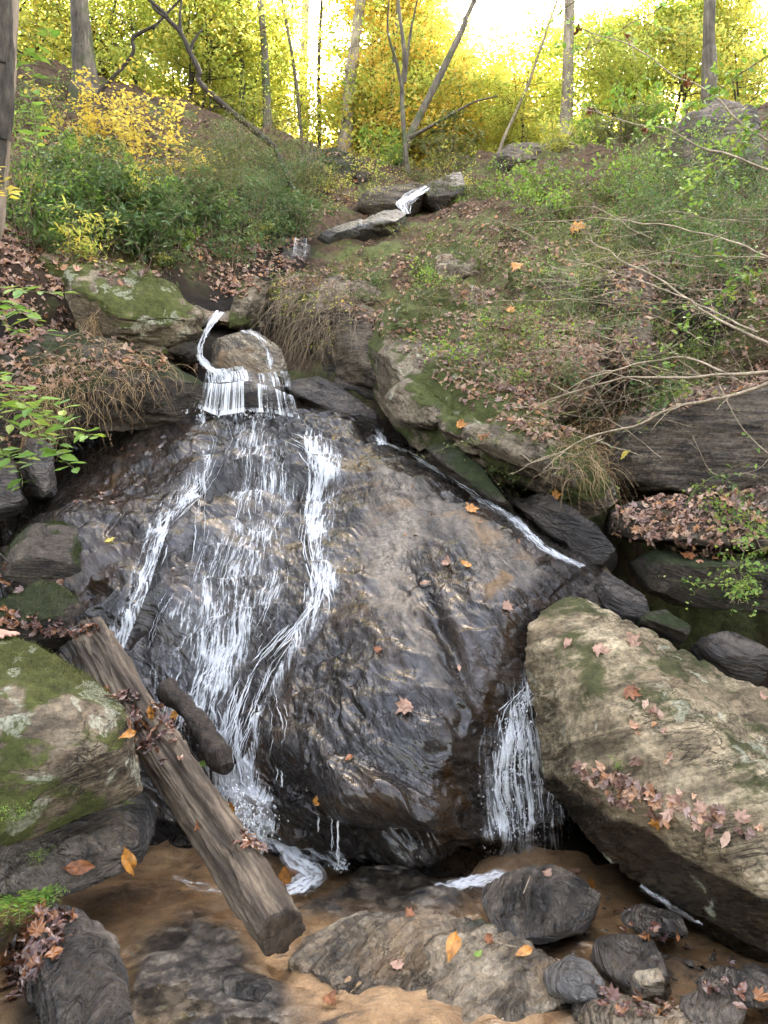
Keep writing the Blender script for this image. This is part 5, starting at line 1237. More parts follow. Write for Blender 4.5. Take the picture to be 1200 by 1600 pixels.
def big_tree(seed, top_r=2.6, n=2600, size=.14):
    """crown of a tall tree, drawn from z=0 at the first fork"""
    r_ = np.random.default_rng(seed); mb = MB(); path = branch_path(r_, (0, 0, 0), (0, 0, 1), 6.5, 10, .08)
    V, Fq = tube(path, np.linspace(.10, .02, 10), 8); mb.add(V, Fq)
    tips = limbs(mb, r_, path, .13, .05, 18, top_r, 6, .5)
    V, Fl = crown_leaves(r_, tips, n, size, .35, .4, seed=seed)
    return mb.data('limbs', M_bark), mesh_data('crown', V, Fl, M_yg, False)
CR = [big_tree(600 + k) for k in range(3)]

def tall_tree(label, line, Y, w_px, mat, cmat=None, H=9.0, seed=1, group=None, crown=True, flare=.35, name='tree', gl=None):
    """line: px points from the foot upward, all at distance Y (a straight run continues the line to height H)"""
    r_ = np.random.default_rng(seed)
    pts = np.array([P(x, y, Y) for x, y in line]); d = unit(pts[-1] - pts[-2] if gl is None else np.array(gl, float))
    zb = gz(pts[0][0], Y)
    base = pts[0].copy()
    if zb < base[2]:
        base = np.array([base[0] - d[0] / max(d[2], .3) * (base[2] - zb), Y, zb])
        pts = np.concatenate([[base], pts])
    top = pts[-1] + d * max(H - (pts[-1][2] - zb), .6); pts = np.concatenate([pts, [top]])
    path = catmull(pts, 34); r0 = w_px * .5 / F * Y
    seg = 18
    s = np.linspace(0, 1, 34); rad = r0 * (1 - .45 * s) + r0 * flare * np.exp(-s * 16)
    V, Fq = tube(path, rad, seg); c = np.repeat(path, seg, 0)
    V = c + (V - c) * (1 + .13 * fbm(V * np.array([9, 9, 1.6]), 3, seed))[:, None]; V[:seg, 2] -= .5
    t = empty(name, base); tag(t, label, 'tree', group)
    o = obj('trunk', V - base, Fq, mat, t)
    if crown:
        w, l = CR[seed % 3]
        for nm, me, mt in (('limbs', w, mat), ('crown', l, cmat)):
            o2 = bpy.data.objects.new(nm, me); col.objects.link(o2); o2.parent = t if nm == 'limbs' else t
            o2.location = Vector(top - base) - Vector((0, 0, .3)); o2.scale = (max(rad[-1] / .10, .5),) * 2 + (1,) if nm == 'limbs' else (1.0,) * 3
            o2.rotation_euler = (0, 0, seed * 1.3)
            o2.scale = (1.0, 1.0, 1.0)
            if mt is not None: o2.material_slots[0].link = 'OBJECT'; o2.material_slots[0].material = mt
    return t, path, rad
tall_tree('thick peeling trunk with black scars at the left edge of the picture', [(-34,440),(-14,340),(2,150),(12,0)], 5.6, 50, bark_mat('peeling_bark', (.03,.024,.018), (.17,.135,.095), (.33,.27,.20), scale=2.2, stretch=.22, bump=.9), M_yg, 8, 3)
_t, _p, _r = bpy.context.scene.objects['tree'], None, None
rs_ = np.random.default_rng(4)
for x_, y_, w_, h_ in [(20,140,.8,.42),(28,60,.5,.25),(10,235,.6,.3)]:
    c_ = P(x_, y_, 5.6); i_ = np.linspace(-1, 1, 26); j_ = np.linspace(-1, 1, 18); I_, J_ = np.meshgrid(i_, j_, indexing='ij'); I_, J_ = I_.ravel(), J_.ravel()
    cxv = (14 - y_ * .08 - 600) / F * 5.6; rad_ = .132 + .004 * fbm(np.stack([I_ * 3, J_ * 2, 0 * I_], 1), 3, 431) - .03 * np.clip(I_**2 + J_**2 * .8 - .75 + .4 * fbm(np.stack([I_ * 2, J_ * 3, 0 * I_ + y_], 1), 3, 430), 0, 1)
    th_ = -1.2 + J_ * w_; Vs = np.stack([cxv + rad_ * np.cos(th_), 5.6 + rad_ * np.sin(th_), c_[2] + I_ * h_], 1)
    o_ = obj('bark_scar', Vs - np.array(_t.location), grid_faces(26, 18), M_barkdark, _t)
tall_tree('stout grey trunk with a mossy foot on the upper left crest', [(130,85),(124,0)], 13.2, 40, M_bark, M_yg, 9, 4)
tall_tree('straight slim grey trunk left of the leaning one, half way along the crest', [(418,190),(414,90),(407,0)], 16, 15, M_bark, M_yg, 10, 5)
tall_tree('dark slim upright trunk, thinner neighbour of the straight grey one', [(379,190),(377,80),(374,0)], 16.5, 12, M_barkdark, M_gold, 9, 6)
tall_tree('warm tan trunk leaning right above the crest near the middle', [(541,205),(548,120),(564,0)], 17, 24, M_barkpale, M_gold, 11, 7)
tall_tree('short looking pale trunk half hidden by leaves, left of the leaning tan trunk', [(475,205),(474,130),(478,0)], 21, 17, M_barkpale, M_gold, 11, 8)
tall_tree('thin dark stem between the pale and the tan trunks', [(499,210),(498,100),(503,0)], 18, 7, M_barkdark, M_gold, 8, 9)
tall_tree('pale lichened trunk in front of the bright gap in the trees', [(885,190),(888,100),(890,0)], 15, 23, M_barkpale, M_lime, 10, 10)
tall_tree('brown trunk rising behind the square boulder on the right', [(1107,160),(1108,80),(1109,0)], 11, 27, M_bark, M_lime, 9, 11)
t, path, rad = tall_tree('dark stem with a long level limb reaching right, right of the middle', [(634,240),(628,150),(632,90),(622,0)], 14.5, 8, M_bark, M_yg, 8, 12)
b0 = np.array(t.location)
for pl in ([(640,215),(672,198),(700,182),(740,160),(778,150)], [(630,150),(620,100),(606,50),(608,0)], [(632,130),(640,60),(652,0)]):
    q = catmull(PA([(x, y, 14.5 - .2 * k) for k, (x, y) in enumerate(pl)]), 18); V, Fq = tube(q, np.linspace(.04, .012, 18), 8); obj('limb', V - b0, Fq, M_bark, t)
t, path, rad = tall_tree('crooked dark small tree arching up to the left over the slope', [(322,140),(312,112),(296,80),(283,52),(262,30),(222,-10)], 12, 9, M_barkdark, M_yg, 7, 13, crown=False, gl=(-.6,0,.5), flare=.2)
b0 = np.array(t.location)
for pl in ([(296,80),(304,62),(316,45)], [(283,52),(281,25),(284,0)], [(262,30),(240,12),(236,-5)]):
    q = catmull(PA([(x, y, 12) for x, y in pl]), 12); V, Fq = tube(q, np.linspace(.03, .012, 12), 7); obj('limb', V - b0, Fq, M_barkdark, t)
tall_tree('small wavy dark stem by the stout grey trunk', [(200,95),(207,62),(222,50),(245,38),(262,20)], 12.5, 6, M_barkdark, M_yg, 6, 14, crown=False)
tall_tree('slanting bare stem leaning right, at the left of the bright gap', [(788,215),(806,175),(826,130),(850,60)], 16, 6, M_barkpale, M_lime, 6, 15, crown=False)
tall_tree('upright brown stem crossing the top edge left of the bright gap', [(716,60),(728,28),(742,0)], 15, 11, M_bark, M_lime, 8, 16)
r = np.random.default_rng(91)
for k in range(16):
    x = r.uniform(20, 760); Y = r.uniform(16, 27); lean = r.normal(0, 25)
    tall_tree('thin distant stem among the golden leaves, one of many on the left and middle crest', [(x, 225), (x + lean * .4, 110), (x + lean, 0)], Y, r.uniform(5, 10) * 17 / Y, [M_barkpale, M_bark, M_barkpale][k % 3], [M_yg, M_gold][k % 2], 9, 20 + k, 'thin stems in the woods')
for k in range(6):
    x = r.uniform(780, 1180); Y = r.uniform(18, 30); lean = r.normal(0, 25)
    tall_tree('thin pale stem against the bright gap on the right', [(x, 225), (x + lean * .4, 110), (x + lean, 0)], Y, r.uniform(4, 8) * 17 / Y, [M_barkpale, M_bark][k % 2], M_lime, 9, 50 + k, 'thin stems in the bright gap', crown=k % 2 == 0)

# the woods beyond, one mass
r = np.random.default_rng(17); n = 105000
cl = np.stack([r.uniform(-26, 12, 420), r.uniform(33, 52, 420), r.uniform(8, 17, 420)], 1)
cl2 = np.stack([r.uniform(2, 34, 420), r.uniform(36, 52, 420), r.uniform(8, 30, 420)], 1); cl = np.concatenate([cl, cl2])
i = r.integers(0, len(cl), n); pos = cl[i] + r.normal(size=(n, 3)) * np.array([1.4, 1.2, .8]); pos = pos[pos[:, 2] > 7.5]
V, Fl = leaf_cloud(pos, r.normal(size=(len(pos), 3)) + [0, 0, .6], r.uniform(.14, .30, len(pos)), LF_DIAMOND, .2, 18)
tag(obj('far_woods', V, Fl, M_gold, None, False), 'hazy yellow mass of far autumn woods behind the separate trees', 'woods', None, 'stuff')

# unseen leaf masses added round the viewer to hem in the sky light
r = np.random.default_rng(19); cl = []
while len(cl) < 620:
    a = r.uniform(0, 2 * np.pi); d_ = r.uniform(9, 17); x, y = d_ * math.cos(a), 3 + d_ * math.sin(a)
    if y > 9 and abs(x) < .62 * y + 3: continue
    z0 = gz(x, y); z = r.uniform(z0 - .3, z0 + r.uniform(4, 14))
    if y < -3 or abs(x) > 6: cl.append((x, y, z))
while len(cl) < 1150:            # leaves added overhead; the gap is shaped for sky reflections on the slab
    x, y, z = r.uniform(-15, 15), r.uniform(-13, 13), r.uniform(9, 16)
    if -3.0 + .8 * math.sin(y * 1.1) < x < 5.6 + .8 * math.sin(y * 1.4) and -6.5 < y < 8.5: continue
    if y > 0 and (z - 1.6) < .80 * y + 1.2 and abs(x) < .58 * y + 1.2: continue
    cl.append((x, y, z))
cl = np.array(cl); i = r.integers(0, len(cl), 70000); pos = cl[i] + r.normal(size=(len(i), 3)) * np.array([.8, .8, .55])
pos = pos[(pos[:, 1] < 1) | (np.abs(pos[:, 0]) > .58 * pos[:, 1] + 1.0) | (pos[:, 2] > 1.9 + .76 * pos[:, 1])]
V, Fl = leaf_cloud(pos, r.normal(size=(len(pos), 3)) + [0, 0, .5], r.uniform(.20, .38, len(pos)), LF_DIAMOND, .2, 20)
tag(obj('unseen_sky_screen', V, Fl, leaf_mat('sky_screen_leaves', [(.018,.026,.010),(.035,.045,.018),(.05,.055,.02)], trans=.12, gloss=.1), None, False), 'unseen leaf masses added round and over the gully to hem in the sky light', 'woods', None, 'stuff')

# ---- shrubs: a few kinds, each a clump of arching stems with leaf sprays
def shrub(seed, H, stems, n, size, tm, spread, flat, arch=.5, wood=.006, droop=0.0):
    r_ = np.random.default_rng(seed); mb = MB(); tips = []
    for s in range(stems):
        a = r_.uniform(0, 6.28); o = arch * r_.uniform(.3, 1.2)
        pth = branch_path(r_, (r_.normal(0, .06), r_.normal(0, .06), -.08), (math.cos(a) * o, math.sin(a) * o, 1), H * r_.uniform(.6, 1.15), 9, .2, -droop)
        V, Fq = tube(pth, np.linspace(wood, wood * .3, 9), 5); mb.add(V, Fq)
        for k in range(5):
            j = r_.integers(2, 9); a2 = r_.uniform(0, 6.28)
            sp = branch_path(r_, pth[j], (math.cos(a2), math.sin(a2), r_.normal(.15, .3)), H * r_.uniform(.15, .4), 6, .25)
            V, Fq = tube(sp, np.linspace(wood * .45, wood * .2, 6), 4); mb.add(V, Fq); tips += list(sp[1:])
        tips += list(pth[4:])
    V, Fl = crown_leaves(r_, np.array(tips), n, size, spread, flat, tm, seed, .7)
    return mb.data('shrub_stems', M_rootbrown), mesh_data('shrub_leaves', V, Fl, M_green, False)
SH_GREEN = [shrub(700 + k, .75, 9, 620, .085, LF_LANCE, .05, .6) for k in range(3)]
SH_FINE = [shrub(710 + k, 1.25, 12, 3200, .045, LF_LANCE, .07, .3, .35) for k in range(2)]
SH_YEL = [shrub(720 + k, 1.35, 9, 700, .075, LF_OVAL, .07, .75, .7) for k in range(2)]
SH_TALL = [shrub(730 + k, 1.3, 7, 650, .05, LF_OVAL, .06, .5, .6) for k in range(3)]
SH_LOW = [shrub(740 + k, .38, 8, 260, .034, LF_OVAL, .03, .55, .8, .003) for k in range(3)]
def plant_at(px, py, kinds, mat, sc, label, cat, group, rr, sink=.05, name='shrub', bv=None, dy=0):
    loc, nn = cast(px, py, bv)
    if loc is None: return None
    w, l = kinds[rr.integers(len(kinds))]
    return put(name, w, l, loc + np.array([0, dy, -sink]), rr.uniform(0, 6.28), sc, mat, label, cat, group, None, ('stems', 'foliage'))
def in_poly(x, y, poly):
    c = False; n = len(poly); j = n - 1
    for i in range(n):
        if (poly[i][1] > y) != (poly[j][1] > y) and x < (poly[j][0] - poly[i][0]) * (y - poly[i][1]) / (poly[j][1] - poly[i][1]) + poly[i][0]: c = not c
        j = i
    return c
def sample_poly(poly, n, rr):
    p = np.array(poly); lo, hi = p.min(0), p.max(0); out = []
    while len(out) < n:
        x, y = rr.uniform(lo[0], hi[0]), rr.uniform(lo[1], hi[1])
        if in_poly(x, y, poly): out.append((x, y))
    return out
r = np.random.default_rng(41)
for x, y in sample_poly([(40,280),(130,250),(230,300),(330,330),(430,330),(480,370),(400,400),(330,435),(250,420),(190,400),(60,400)], 36, r):
    plant_at(x, y, SH_GREEN, M_green, r.uniform(.75, 1.15), 'leafy green shrub on the left slope above the mossy boulders', 'shrub', 'green shrubs on the left slope', r)
for x, y in sample_poly([(40,270),(230,290),(330,340),(460,350),(330,430),(60,400)], 12, r):
    plant_at(x, y, SH_GREEN, [M_bright, M_yg][r.integers(2)], r.uniform(.5, .9), 'light yellow green shrub among the darker ones on the left slope', 'shrub', 'light shrubs on the left slope', r)
for x, y in [(330,330),(360,310),(395,330),(430,320),(460,330),(390,370),(440,360),(350,280),(300,320),(415,280),(480,300)]:
    plant_at(x, y, SH_FINE, [M_olive, M_green][r.integers(2)], r.uniform(.55, 1.15), 'feathery olive green shrub beside the upper stream, middle left', 'shrub', 'feathery shrubs by the upper stream', r)
for x, y in [(120,240),(165,225),(215,235),(250,285)]:
    plant_at(x, y, SH_YEL, M_yellow, r.uniform(.75, 1.05), 'bright yellow leaved bush on the upper left slope', 'bush', 'yellow bushes on the upper left slope', r)
for x, y in [(50,260),(70,330),(40,380),(110,330),(60,210)]:
    plant_at(x, y, SH_TALL, M_bright, r.uniform(.7, 1.0), 'light green thin bush beside the peeling trunk', 'bush', 'light green bushes by the peeling trunk', r)
for x, y in sample_poly([(440,290),(530,270),(700,255),(740,290),(690,300),(600,285),(520,310)], 14, r):
    plant_at(x, y, SH_LOW, [M_olive, M_yg][r.integers(2)], r.uniform(1.0, 1.8), 'low yellowish weed on the bank around the uppermost fall', 'weed', 'weeds round the uppermost fall', r, name='weed_clump')
for x, y in sample_poly([(960,300),(1050,285),(1200,290),(1200,480),(1100,470),(1000,380)], 34, r):
    plant_at(x, y, SH_TALL, [M_bright, M_green][r.integers(2)], r.uniform(.45, .75), 'fresh green leafy bush crowding the upper right bank', 'bush', 'green bushes on the upper right bank', r)
for x, y in [(740,240),(770,228),(830,222),(870,235),(915,228),(950,225),(985,222),(1020,212),(700,262),(660,262),(610,262)]:
    plant_at(x, y, SH_GREEN, [M_olive, M_yg, M_bright][r.integers(3)], r.uniform(.9, 1.5), 'scruffy yellowish shrub on the skyline of the crest, middle and right', 'shrub', 'shrubs along the crest line', r)
for x, y in sample_poly([(700,300),(960,240),(1040,300),(1000,360),(850,330),(720,350)], 20, r):
    plant_at(x, y, SH_LOW, [M_bright, M_olive][r.integers(2)], r.uniform(1.1, 2.0), 'little green weed clump at the top of the right bank', 'weed', 'weeds at the top of the right bank', r, name='weed_clump')
for x, y in sample_poly([(640,370),(900,330),(1180,480),(1150,600),(960,660),(820,640),(700,560),(620,480),(480,440)], 70, r):
    plant_at(x, y, SH_LOW, [M_olive, M_green, M_bright][r.integers(3)], r.uniform(.6, 1.2), 'small leafy weed creeping over the mossy right slope', 'weed', 'small weeds on the right slope', r, name='weed_clump')
for x, y in [(1165,870),(1190,830),(1150,910),(1130,790),(770,745),(795,760)]:
    plant_at(x, y, SH_LOW, M_bright if x > 900 else M_green, r.uniform(.7, 1.1), 'small bright weed growing on the ledges at right' if x > 900 else 'small weed hanging at the outcrop foot over the channel', 'weed', 'weeds on the right ledges' if x > 900 else 'weeds at the outcrop foot', r, name='weed_clump')

# ---- leaf litter: what nobody could count, one object per bank
def litter(label, regs, mat, seed, size=(.05, .10), curl=.35, tm=LF_MAPLE, name='leaf_litter', lift=.012, tilt=.35, ylim=None):
    rr = np.random.default_rng(seed); ps, ns, sz = [], [], []
    for poly, n in regs:
        pts = sample_poly(poly, n, rr)
        # patchy: keep more where a noise field is high
        for x, y in pts:
            loc, nn = cast(x, y)
            if loc is None: continue
            nv = vnoise((loc * 2.2)[None], seed)[0]
            if rr.uniform() > .55 + .7 * nv: continue
            if ylim is not None and not (ylim[0] < loc[1] < ylim[1]): continue
            if nn[2] < .25 and rr.uniform() > .35: continue
            nn = unit(nn * .7 + np.array([0, 0, .3]) + tilt * rr.normal(size=3)); ps.append(loc + nn * lift * rr.uniform(.3, 2)); ns.append(nn); sz.append(rr.uniform(*size))
    ps, ns, sz = np.array(ps), np.array(ns), np.array(sz); mk = rr.uniform(size=len(ps)); mbl = MB()
    for m_, t_, sc_ in ((mk < .40, tm, 1.0), ((mk >= .40) & (mk < .75), LF_BIG, .85), (mk >= .75, LF_OVAL, .5)):
        if m_.any(): mbl.add(*leaf_cloud(ps[m_], ns[m_], sz[m_] * sc_, t_, curl * rr.uniform(.8, 1.5), seed + int(sc_ * 100)))
    return tag(mbl.obj(name, mat, None, False), label, 'leaves', None, 'stuff')
litter('brown dead leaves covering the left hillside and crest', [([(0,130),(300,180),(500,220),(600,260),(480,380),(330,440),(60,420),(0,400)], 5200), ([(0,380),(100,410),(110,500),(0,560)], 420), ([(320,425),(480,395),(490,440),(400,460),(330,475)], 420)], M_fallen, 61, (.07,.13))
litter('dead leaves and bits on the left overhanging ledge', [([(0,520),(100,500),(180,520),(330,575),(300,590),(180,580),(100,610),(0,640)], 700), ([(130,400),(200,420),(210,450),(170,450)], 60), ([(0,560),(60,600),(40,700),(0,700)], 90)], M_fallen, 62, (.05,.10))
litter('dead leaves scattered over the mossy right slope', [([(480,440),(640,380),(700,320),(1000,260),(1200,300),(1200,600),(1000,660),(850,690),(760,660),(640,560)], 13000), ([(780,480),(960,460),(1000,560),(980,650),(800,640)], 3600), ([(620,340),(560,400),(420,450),(480,460)], 300)], M_fallen, 63, (.03,.085))
litter('thick dead leaves heaped on the stepped ledges at right', [([(960,770),(1200,760),(1200,860),(1100,880),(960,830)], 800), ([(985,640),(1080,600),(1130,620),(1010,660)], 120), ([(900,640),(980,590),(1000,640),(930,690)], 160)], M_fallen, 64, (.05,.09))
litter('wet dead leaves piled between the mossy boulder and the log', [([(170,1080),(250,1090),(290,1190),(250,1215),(190,1130)], 110), ([(0,950),(60,965),(160,985),(130,1000),(60,990),(0,985)], 160), ([(0,880),(60,890),(130,925),(60,905),(0,960)], 110)], M_wetleaf, 65, (.05,.09), .3)
litter('soggy leaves caught along the bottom left ledge', [([(0,1520),(60,1420),(110,1430),(90,1500),(20,1560)], 160), ([(380,1300),(430,1330),(420,1345),(375,1320)], 22), ([(430,1480),(490,1450),(510,1480),(450,1510)], 40)], M_wetleaf, 66, (.05,.085), .3)
litter('dead leaves strewn on the tan boulder and along its front lip', [([(895,1190),(960,1210),(1100,1250),(1200,1290),(1200,1330),(1050,1290),(930,1240)], 260), ([(980,1060),(1060,1150),(1040,1240),(990,1200)], 30)], M_fallen, 67, (.045,.08))
litter('wet leaves lodged among the stones at the bottom right', [([(960,1420),(1080,1460),(1080,1500),(960,1470)], 35), ([(930,1540),(1050,1560),(1060,1590),(940,1590)], 34), ([(1080,1440),(1200,1560),(1200,1600),(1100,1560)], 20)], M_wetleaf, 68, (.035,.07))
litter('few dead leaves stuck on the wet domed slab', [([(120,770),(190,765),(200,785),(110,795)], 34), ([(560,700),(720,760),(860,880),(780,960),(620,850)], 26), ([(170,690),(230,700),(200,720)], 12)], M_wetleaf, 69, (.03,.06), .2)

# ---- green cover on the slopes
def cover(label, regs, mat, seed, size, tm=LF_OVAL, name='ground_cover', lift=.03, tilt=.5, curl=.2, kind='stuff', cat='ground cover'):
    rr = np.random.default_rng(seed); ps, ns, sz = [], [], []
    for poly, n, per, rad in regs:
        for x, y in sample_poly(poly, n, rr):
            loc, nn = cast(x, y)
            if loc is None or vnoise((loc * 1.7)[None], seed)[0] < rr.normal(-.05, .3): continue
            for k in range(per):
                ps.append(loc + nn * rr.uniform(.3, 2) * lift + rr.normal(size=3) * rad); ns.append(unit(nn * .4 + np.array([0, 0, .5]) + tilt * rr.normal(size=3))); sz.append(rr.uniform(*size))
    V, Fl = leaf_cloud(np.array(ps), np.array(ns), np.array(sz), tm, curl, seed)
    return tag(obj(name, V, Fl, mat, None, False), label, cat, None, kind)
RS = [(430,440),(640,370),(720,320),(1000,270),(1200,330),(1200,580),(1000,650),(850,690),(760,650),(640,560),(560,470)]
cover('small green leaves and vines creeping over the right slope', [(RS, 560, 8, .05), ([(400,440),(560,420),(600,380),(480,460)], 120, 8, .05)], M_olive, 71, (.018,.04))
cover('bright green sprigs over the upper right bank', [([(640,390),(900,330),(1000,480),(860,560),(700,480)], 330, 10, .05), ([(1000,290),(1200,290),(1200,470),(1060,440)], 300, 12, .09)], M_bright, 72, (.016,.038))
cover('yellowing small leaves around the hanging roots and the upper stream', [([(420,450),(560,440),(560,480),(500,560),(430,520)], 90, 7, .05), ([(440,300),(540,280),(700,260),(720,300),(600,300),(500,340)], 200, 8, .08)], M_yg, 73, (.02,.045))
cover('dark green undergrowth filling the left slope between the shrubs', [([(20,230),(230,270),(480,320),(460,400),(330,435),(60,410)], 420, 14, .14)], M_green, 74, (.03,.065), LF_LANCE)
# ---- grass blades and hanging roots
def threads(label, spots, mat, seed, name, n, L, rad, down=1.0, spread=.05, wob=.25, cat='roots', tap=.25):
    rr = np.random.default_rng(seed); mb = MB()
    for poly in spots:
        for x, y in sample_poly(poly[0], int(n * poly[1]), rr):
            loc, nn = cast(x, y)
            if loc is None: continue
            d = unit(nn * rr.uniform(.3, 1.0) + np.array([rr.normal(0, .3), rr.normal(0, .25), rr.uniform(-.4, .5)])); ln = rr.uniform(*L); k = 8; pts = [loc]
            for a in range(k - 1):
                d = unit(d + np.array([rr.normal(0, wob), rr.normal(0, wob * .6), -.45 * down])); pts.append(pts[-1] + d * ln / (k - 1))
            V, Fq = tube(np.array(pts), rr.uniform(*rad) * np.linspace(1, tap, k), 3); mb.add(V, Fq)
    return tag(mb.obj(name, mat), label, cat, None, 'stuff')
threads('straw coloured fine roots draped over the left overhanging ledge', [([(60,560),(140,520),(200,540),(270,570),(260,600),(120,640),(60,660)], 1.0), ([(130,500),(160,480),(150,540)], .12), ([(30,600),(90,600),(80,680),(40,680)], .3)], M_straw, 81, 'hanging_roots', 430, (.08,.5), (.0015,.0035), 1.0, wob=.5)
threads('brown vines and roots hanging down the dark rock right of the falls', [([(415,455),(480,440),(560,455),(570,490),(540,520),(470,540),(425,510)], 1.0)], M_rootbrown, 82, 'hanging_roots', 420, (.25,.85), (.002,.005), 1.0, wob=.35)
threads('dry pale grass hanging over the side channel at right', [([(860,670),(960,640),(970,700),(940,760),(880,740)], 1.0)], M_straw, 83, 'hanging_grass', 250, (.08,.45), (.0012,.003), .9, cat='grass', wob=.35)
threads('thin dry and green grass stalks among the weeds of the right slope', [(RS, 1.0)], M_straw, 84, 'grass', 420, (.10,.35), (.001,.0025), .25, cat='grass')
threads('dead pale twigs and stalks tangled on the right slope', [([(640,400),(1000,300),(1200,400),(1200,600),(1000,650),(700,600)], 1.0)], M_twig, 85, 'dead_stalks', 520, (.2,.7), (.0012,.003), .15, cat='twigs', wob=.15)
threads('dark fibrous roots under the earthy bank beside the upper fall', [([(430,210),(520,205),(590,230),(580,250),(450,240)], 1.0)], M_rootbrown, 86, 'hanging_roots', 220, (.2,.6), (.003,.007), 1.0)
# ================================================================== BARE AND LEAFY BRANCHES REACHING IN
def branch(label, lines, Y, rad, mat, leaves=None, lmat=None, n=0, size=(.02,.035), tm=LF_OVAL, seed=1, name='bare_branch', cat='branch', group=None, twigs=0, twl=.35, dead=0):
    rr = np.random.default_rng(seed); mb = MB(); tips = []; mains = []
    for li, ln in enumerate(lines):
        yy = Y if np.isscalar(Y) else np.linspace(Y[0], Y[1], len(ln))
        yy = np.broadcast_to(yy, (len(ln),))
        q = catmull(PA([(x, y, yv) for (x, y), yv in zip(ln, yy)]), 40)
        q = q + .02 * np.stack([fbm(q * 4 + k * 7, 2, seed) for k in range(3)], 1)
        f = 1.0 if li == 0 else .6
        V, Fq = tube(q, rad * f * np.linspace(1, .35, 40), 6); mb.add(V, Fq); mains.append(q); tips += list(q[4:])
    for k in range(twigs):
        q = mains[rr.integers(len(mains))]; j = rr.integers(6, 38); d = unit(q[min(j + 1, 39)] - q[j - 1])
        tw = branch_path(rr, q[j], d + .9 * rr.normal(size=3) * [1, .6, 1], twl * rr.uniform(.3, 1), 8, .22, -.02)
        V, Fq = tube(tw, rad * .35 * np.linspace(1, .3, 8), 4); mb.add(V, Fq); tips += list(tw[2:])
    base = mains[0][0]
    root = empty(name, base); tag(root, label, cat, group)
    V, Fs = mb.arrays(); obj('stem', V - base, Fs, mat, root)
    if n:
        tips = np.array(tips); i = rr.integers(0, len(tips), n); pos = tips[i] + rr.normal(size=(n, 3)) * .015
        V, Fl = leaf_cloud(pos, rr.normal(size=(n, 3)) * .5 + [0, -.25, .8], rr.uniform(*size, n), tm, .15, seed); obj('foliage', V - base, Fl, lmat, root, False)
    if dead:
        tips = np.array(tips); i = rr.integers(0, len(tips), dead); pos = tips[i] - [0, 0, .03]
        V, Fl = leaf_cloud(pos, rr.normal(size=(dead, 3)) + [0, -1, .2], rr.uniform(.05, .085, dead), LF_MAPLE, .9, seed + 1); obj('dead_leaf', V - base, Fl, M_rust, root, False)
    return root
BB = 'arching bare branches at right'
branch('long pale twig arching down from the top right towards the crest', [[(1235,275),(1130,240),(1060,212),(970,186),(900,165)]], (4.6,5.6), .008, M_twig, seed=1, n=30, lmat=M_bright, twigs=6, dead=3, group=BB)
branch('thin branch from the top edge crossing the bright gap, with hanging dead leaves', [[(1240,250),(1155,188),(1110,150),(1060,118),(1000,82),(930,50),(880,20)]], (5.0,5.8), .008, M_twig, seed=2, n=55, lmat=M_bright, size=(.03,.055), twigs=9, dead=6, group=BB)
branch('straight pale branch slanting down right across the leafy slope', [[(1240,555),(1125,500),(1035,440),(960,395),(915,373)], [(1180,520),(1080,470),(960,425),(880,402)]], (4.2,5.8), .010, M_twig, seed=3, n=40, lmat=M_olive, twigs=10, group=BB)
branch('forked pale branch reaching left to the outcrop corner', [[(1240,575),(1165,581),(1060,590),(980,596),(900,612),(815,652)], [(1130,583),(1050,560),(930,588),(860,630),(800,640)]], (3.9,4.9), .010, M_twig, seed=4, n=60, lmat=M_olive, twigs=16, group=BB)
branch('lowest pale branch stretching over the tall banded rock', [[(1240,592),(1130,615),(1050,640),(960,676),(880,702),(815,728)], [(950,680),(900,715),(860,740)]], (3.8,4.8), .010, M_twig, seed=5, n=60, lmat=M_olive, twigs=14, group=BB)
branch('long curved branch bending over at the right edge, middle', [[(1240,420),(1120,370),(1000,345),(900,340),(800,352)], [(1200,400),(1100,400),(1000,392),(900,400)]], (4.5,6.5), .007, M_twig, seed=6, n=40, lmat=M_olive, twigs=12, group=BB)
branch('drooping thin vine loop hanging in front of the banded rock', [[(1120,600),(1150,650),(1200,705),(1240,725)], [(1080,680),(1110,735),(1160,738),(1230,700)]], (4.2,4.0), .004, M_twig, seed=7, n=24, lmat=M_bright, twigs=5, group=BB)
branch('green thorny shoot arching over the stepped ledges', [[(1070,790),(1090,755),(1120,738),(1150,760),(1175,800)]], (4.1,4.0), .004, M_olive, seed=8, n=26, lmat=M_green, size=(.025,.045), twigs=2, group=BB)
branch('fine bright leaved sprig hanging at the right edge by the ledges', [[(1240,850),(1190,858),(1150,880),(1110,905),(1080,915)], [(1190,858),(1160,905),(1140,930)], [(1230,800),(1190,830),(1150,845)]], (3.6,3.9), .0035, M_olive, seed=9, n=330, lmat=M_bright, size=(.018,.032), twigs=16, twl=.2, name='leafy_branch', group=None)
branch('fine green leaved spray across the foot of the outcrop', [[(900,640),(850,655),(800,680),(740,690),(690,700)], [(860,650),(830,700),(800,730)]], (4.9,5.3), .0035, M_olive, seed=10, n=300, lmat=M_olive, size=(.016,.03), twigs=18, twl=.3, name='leafy_branch')
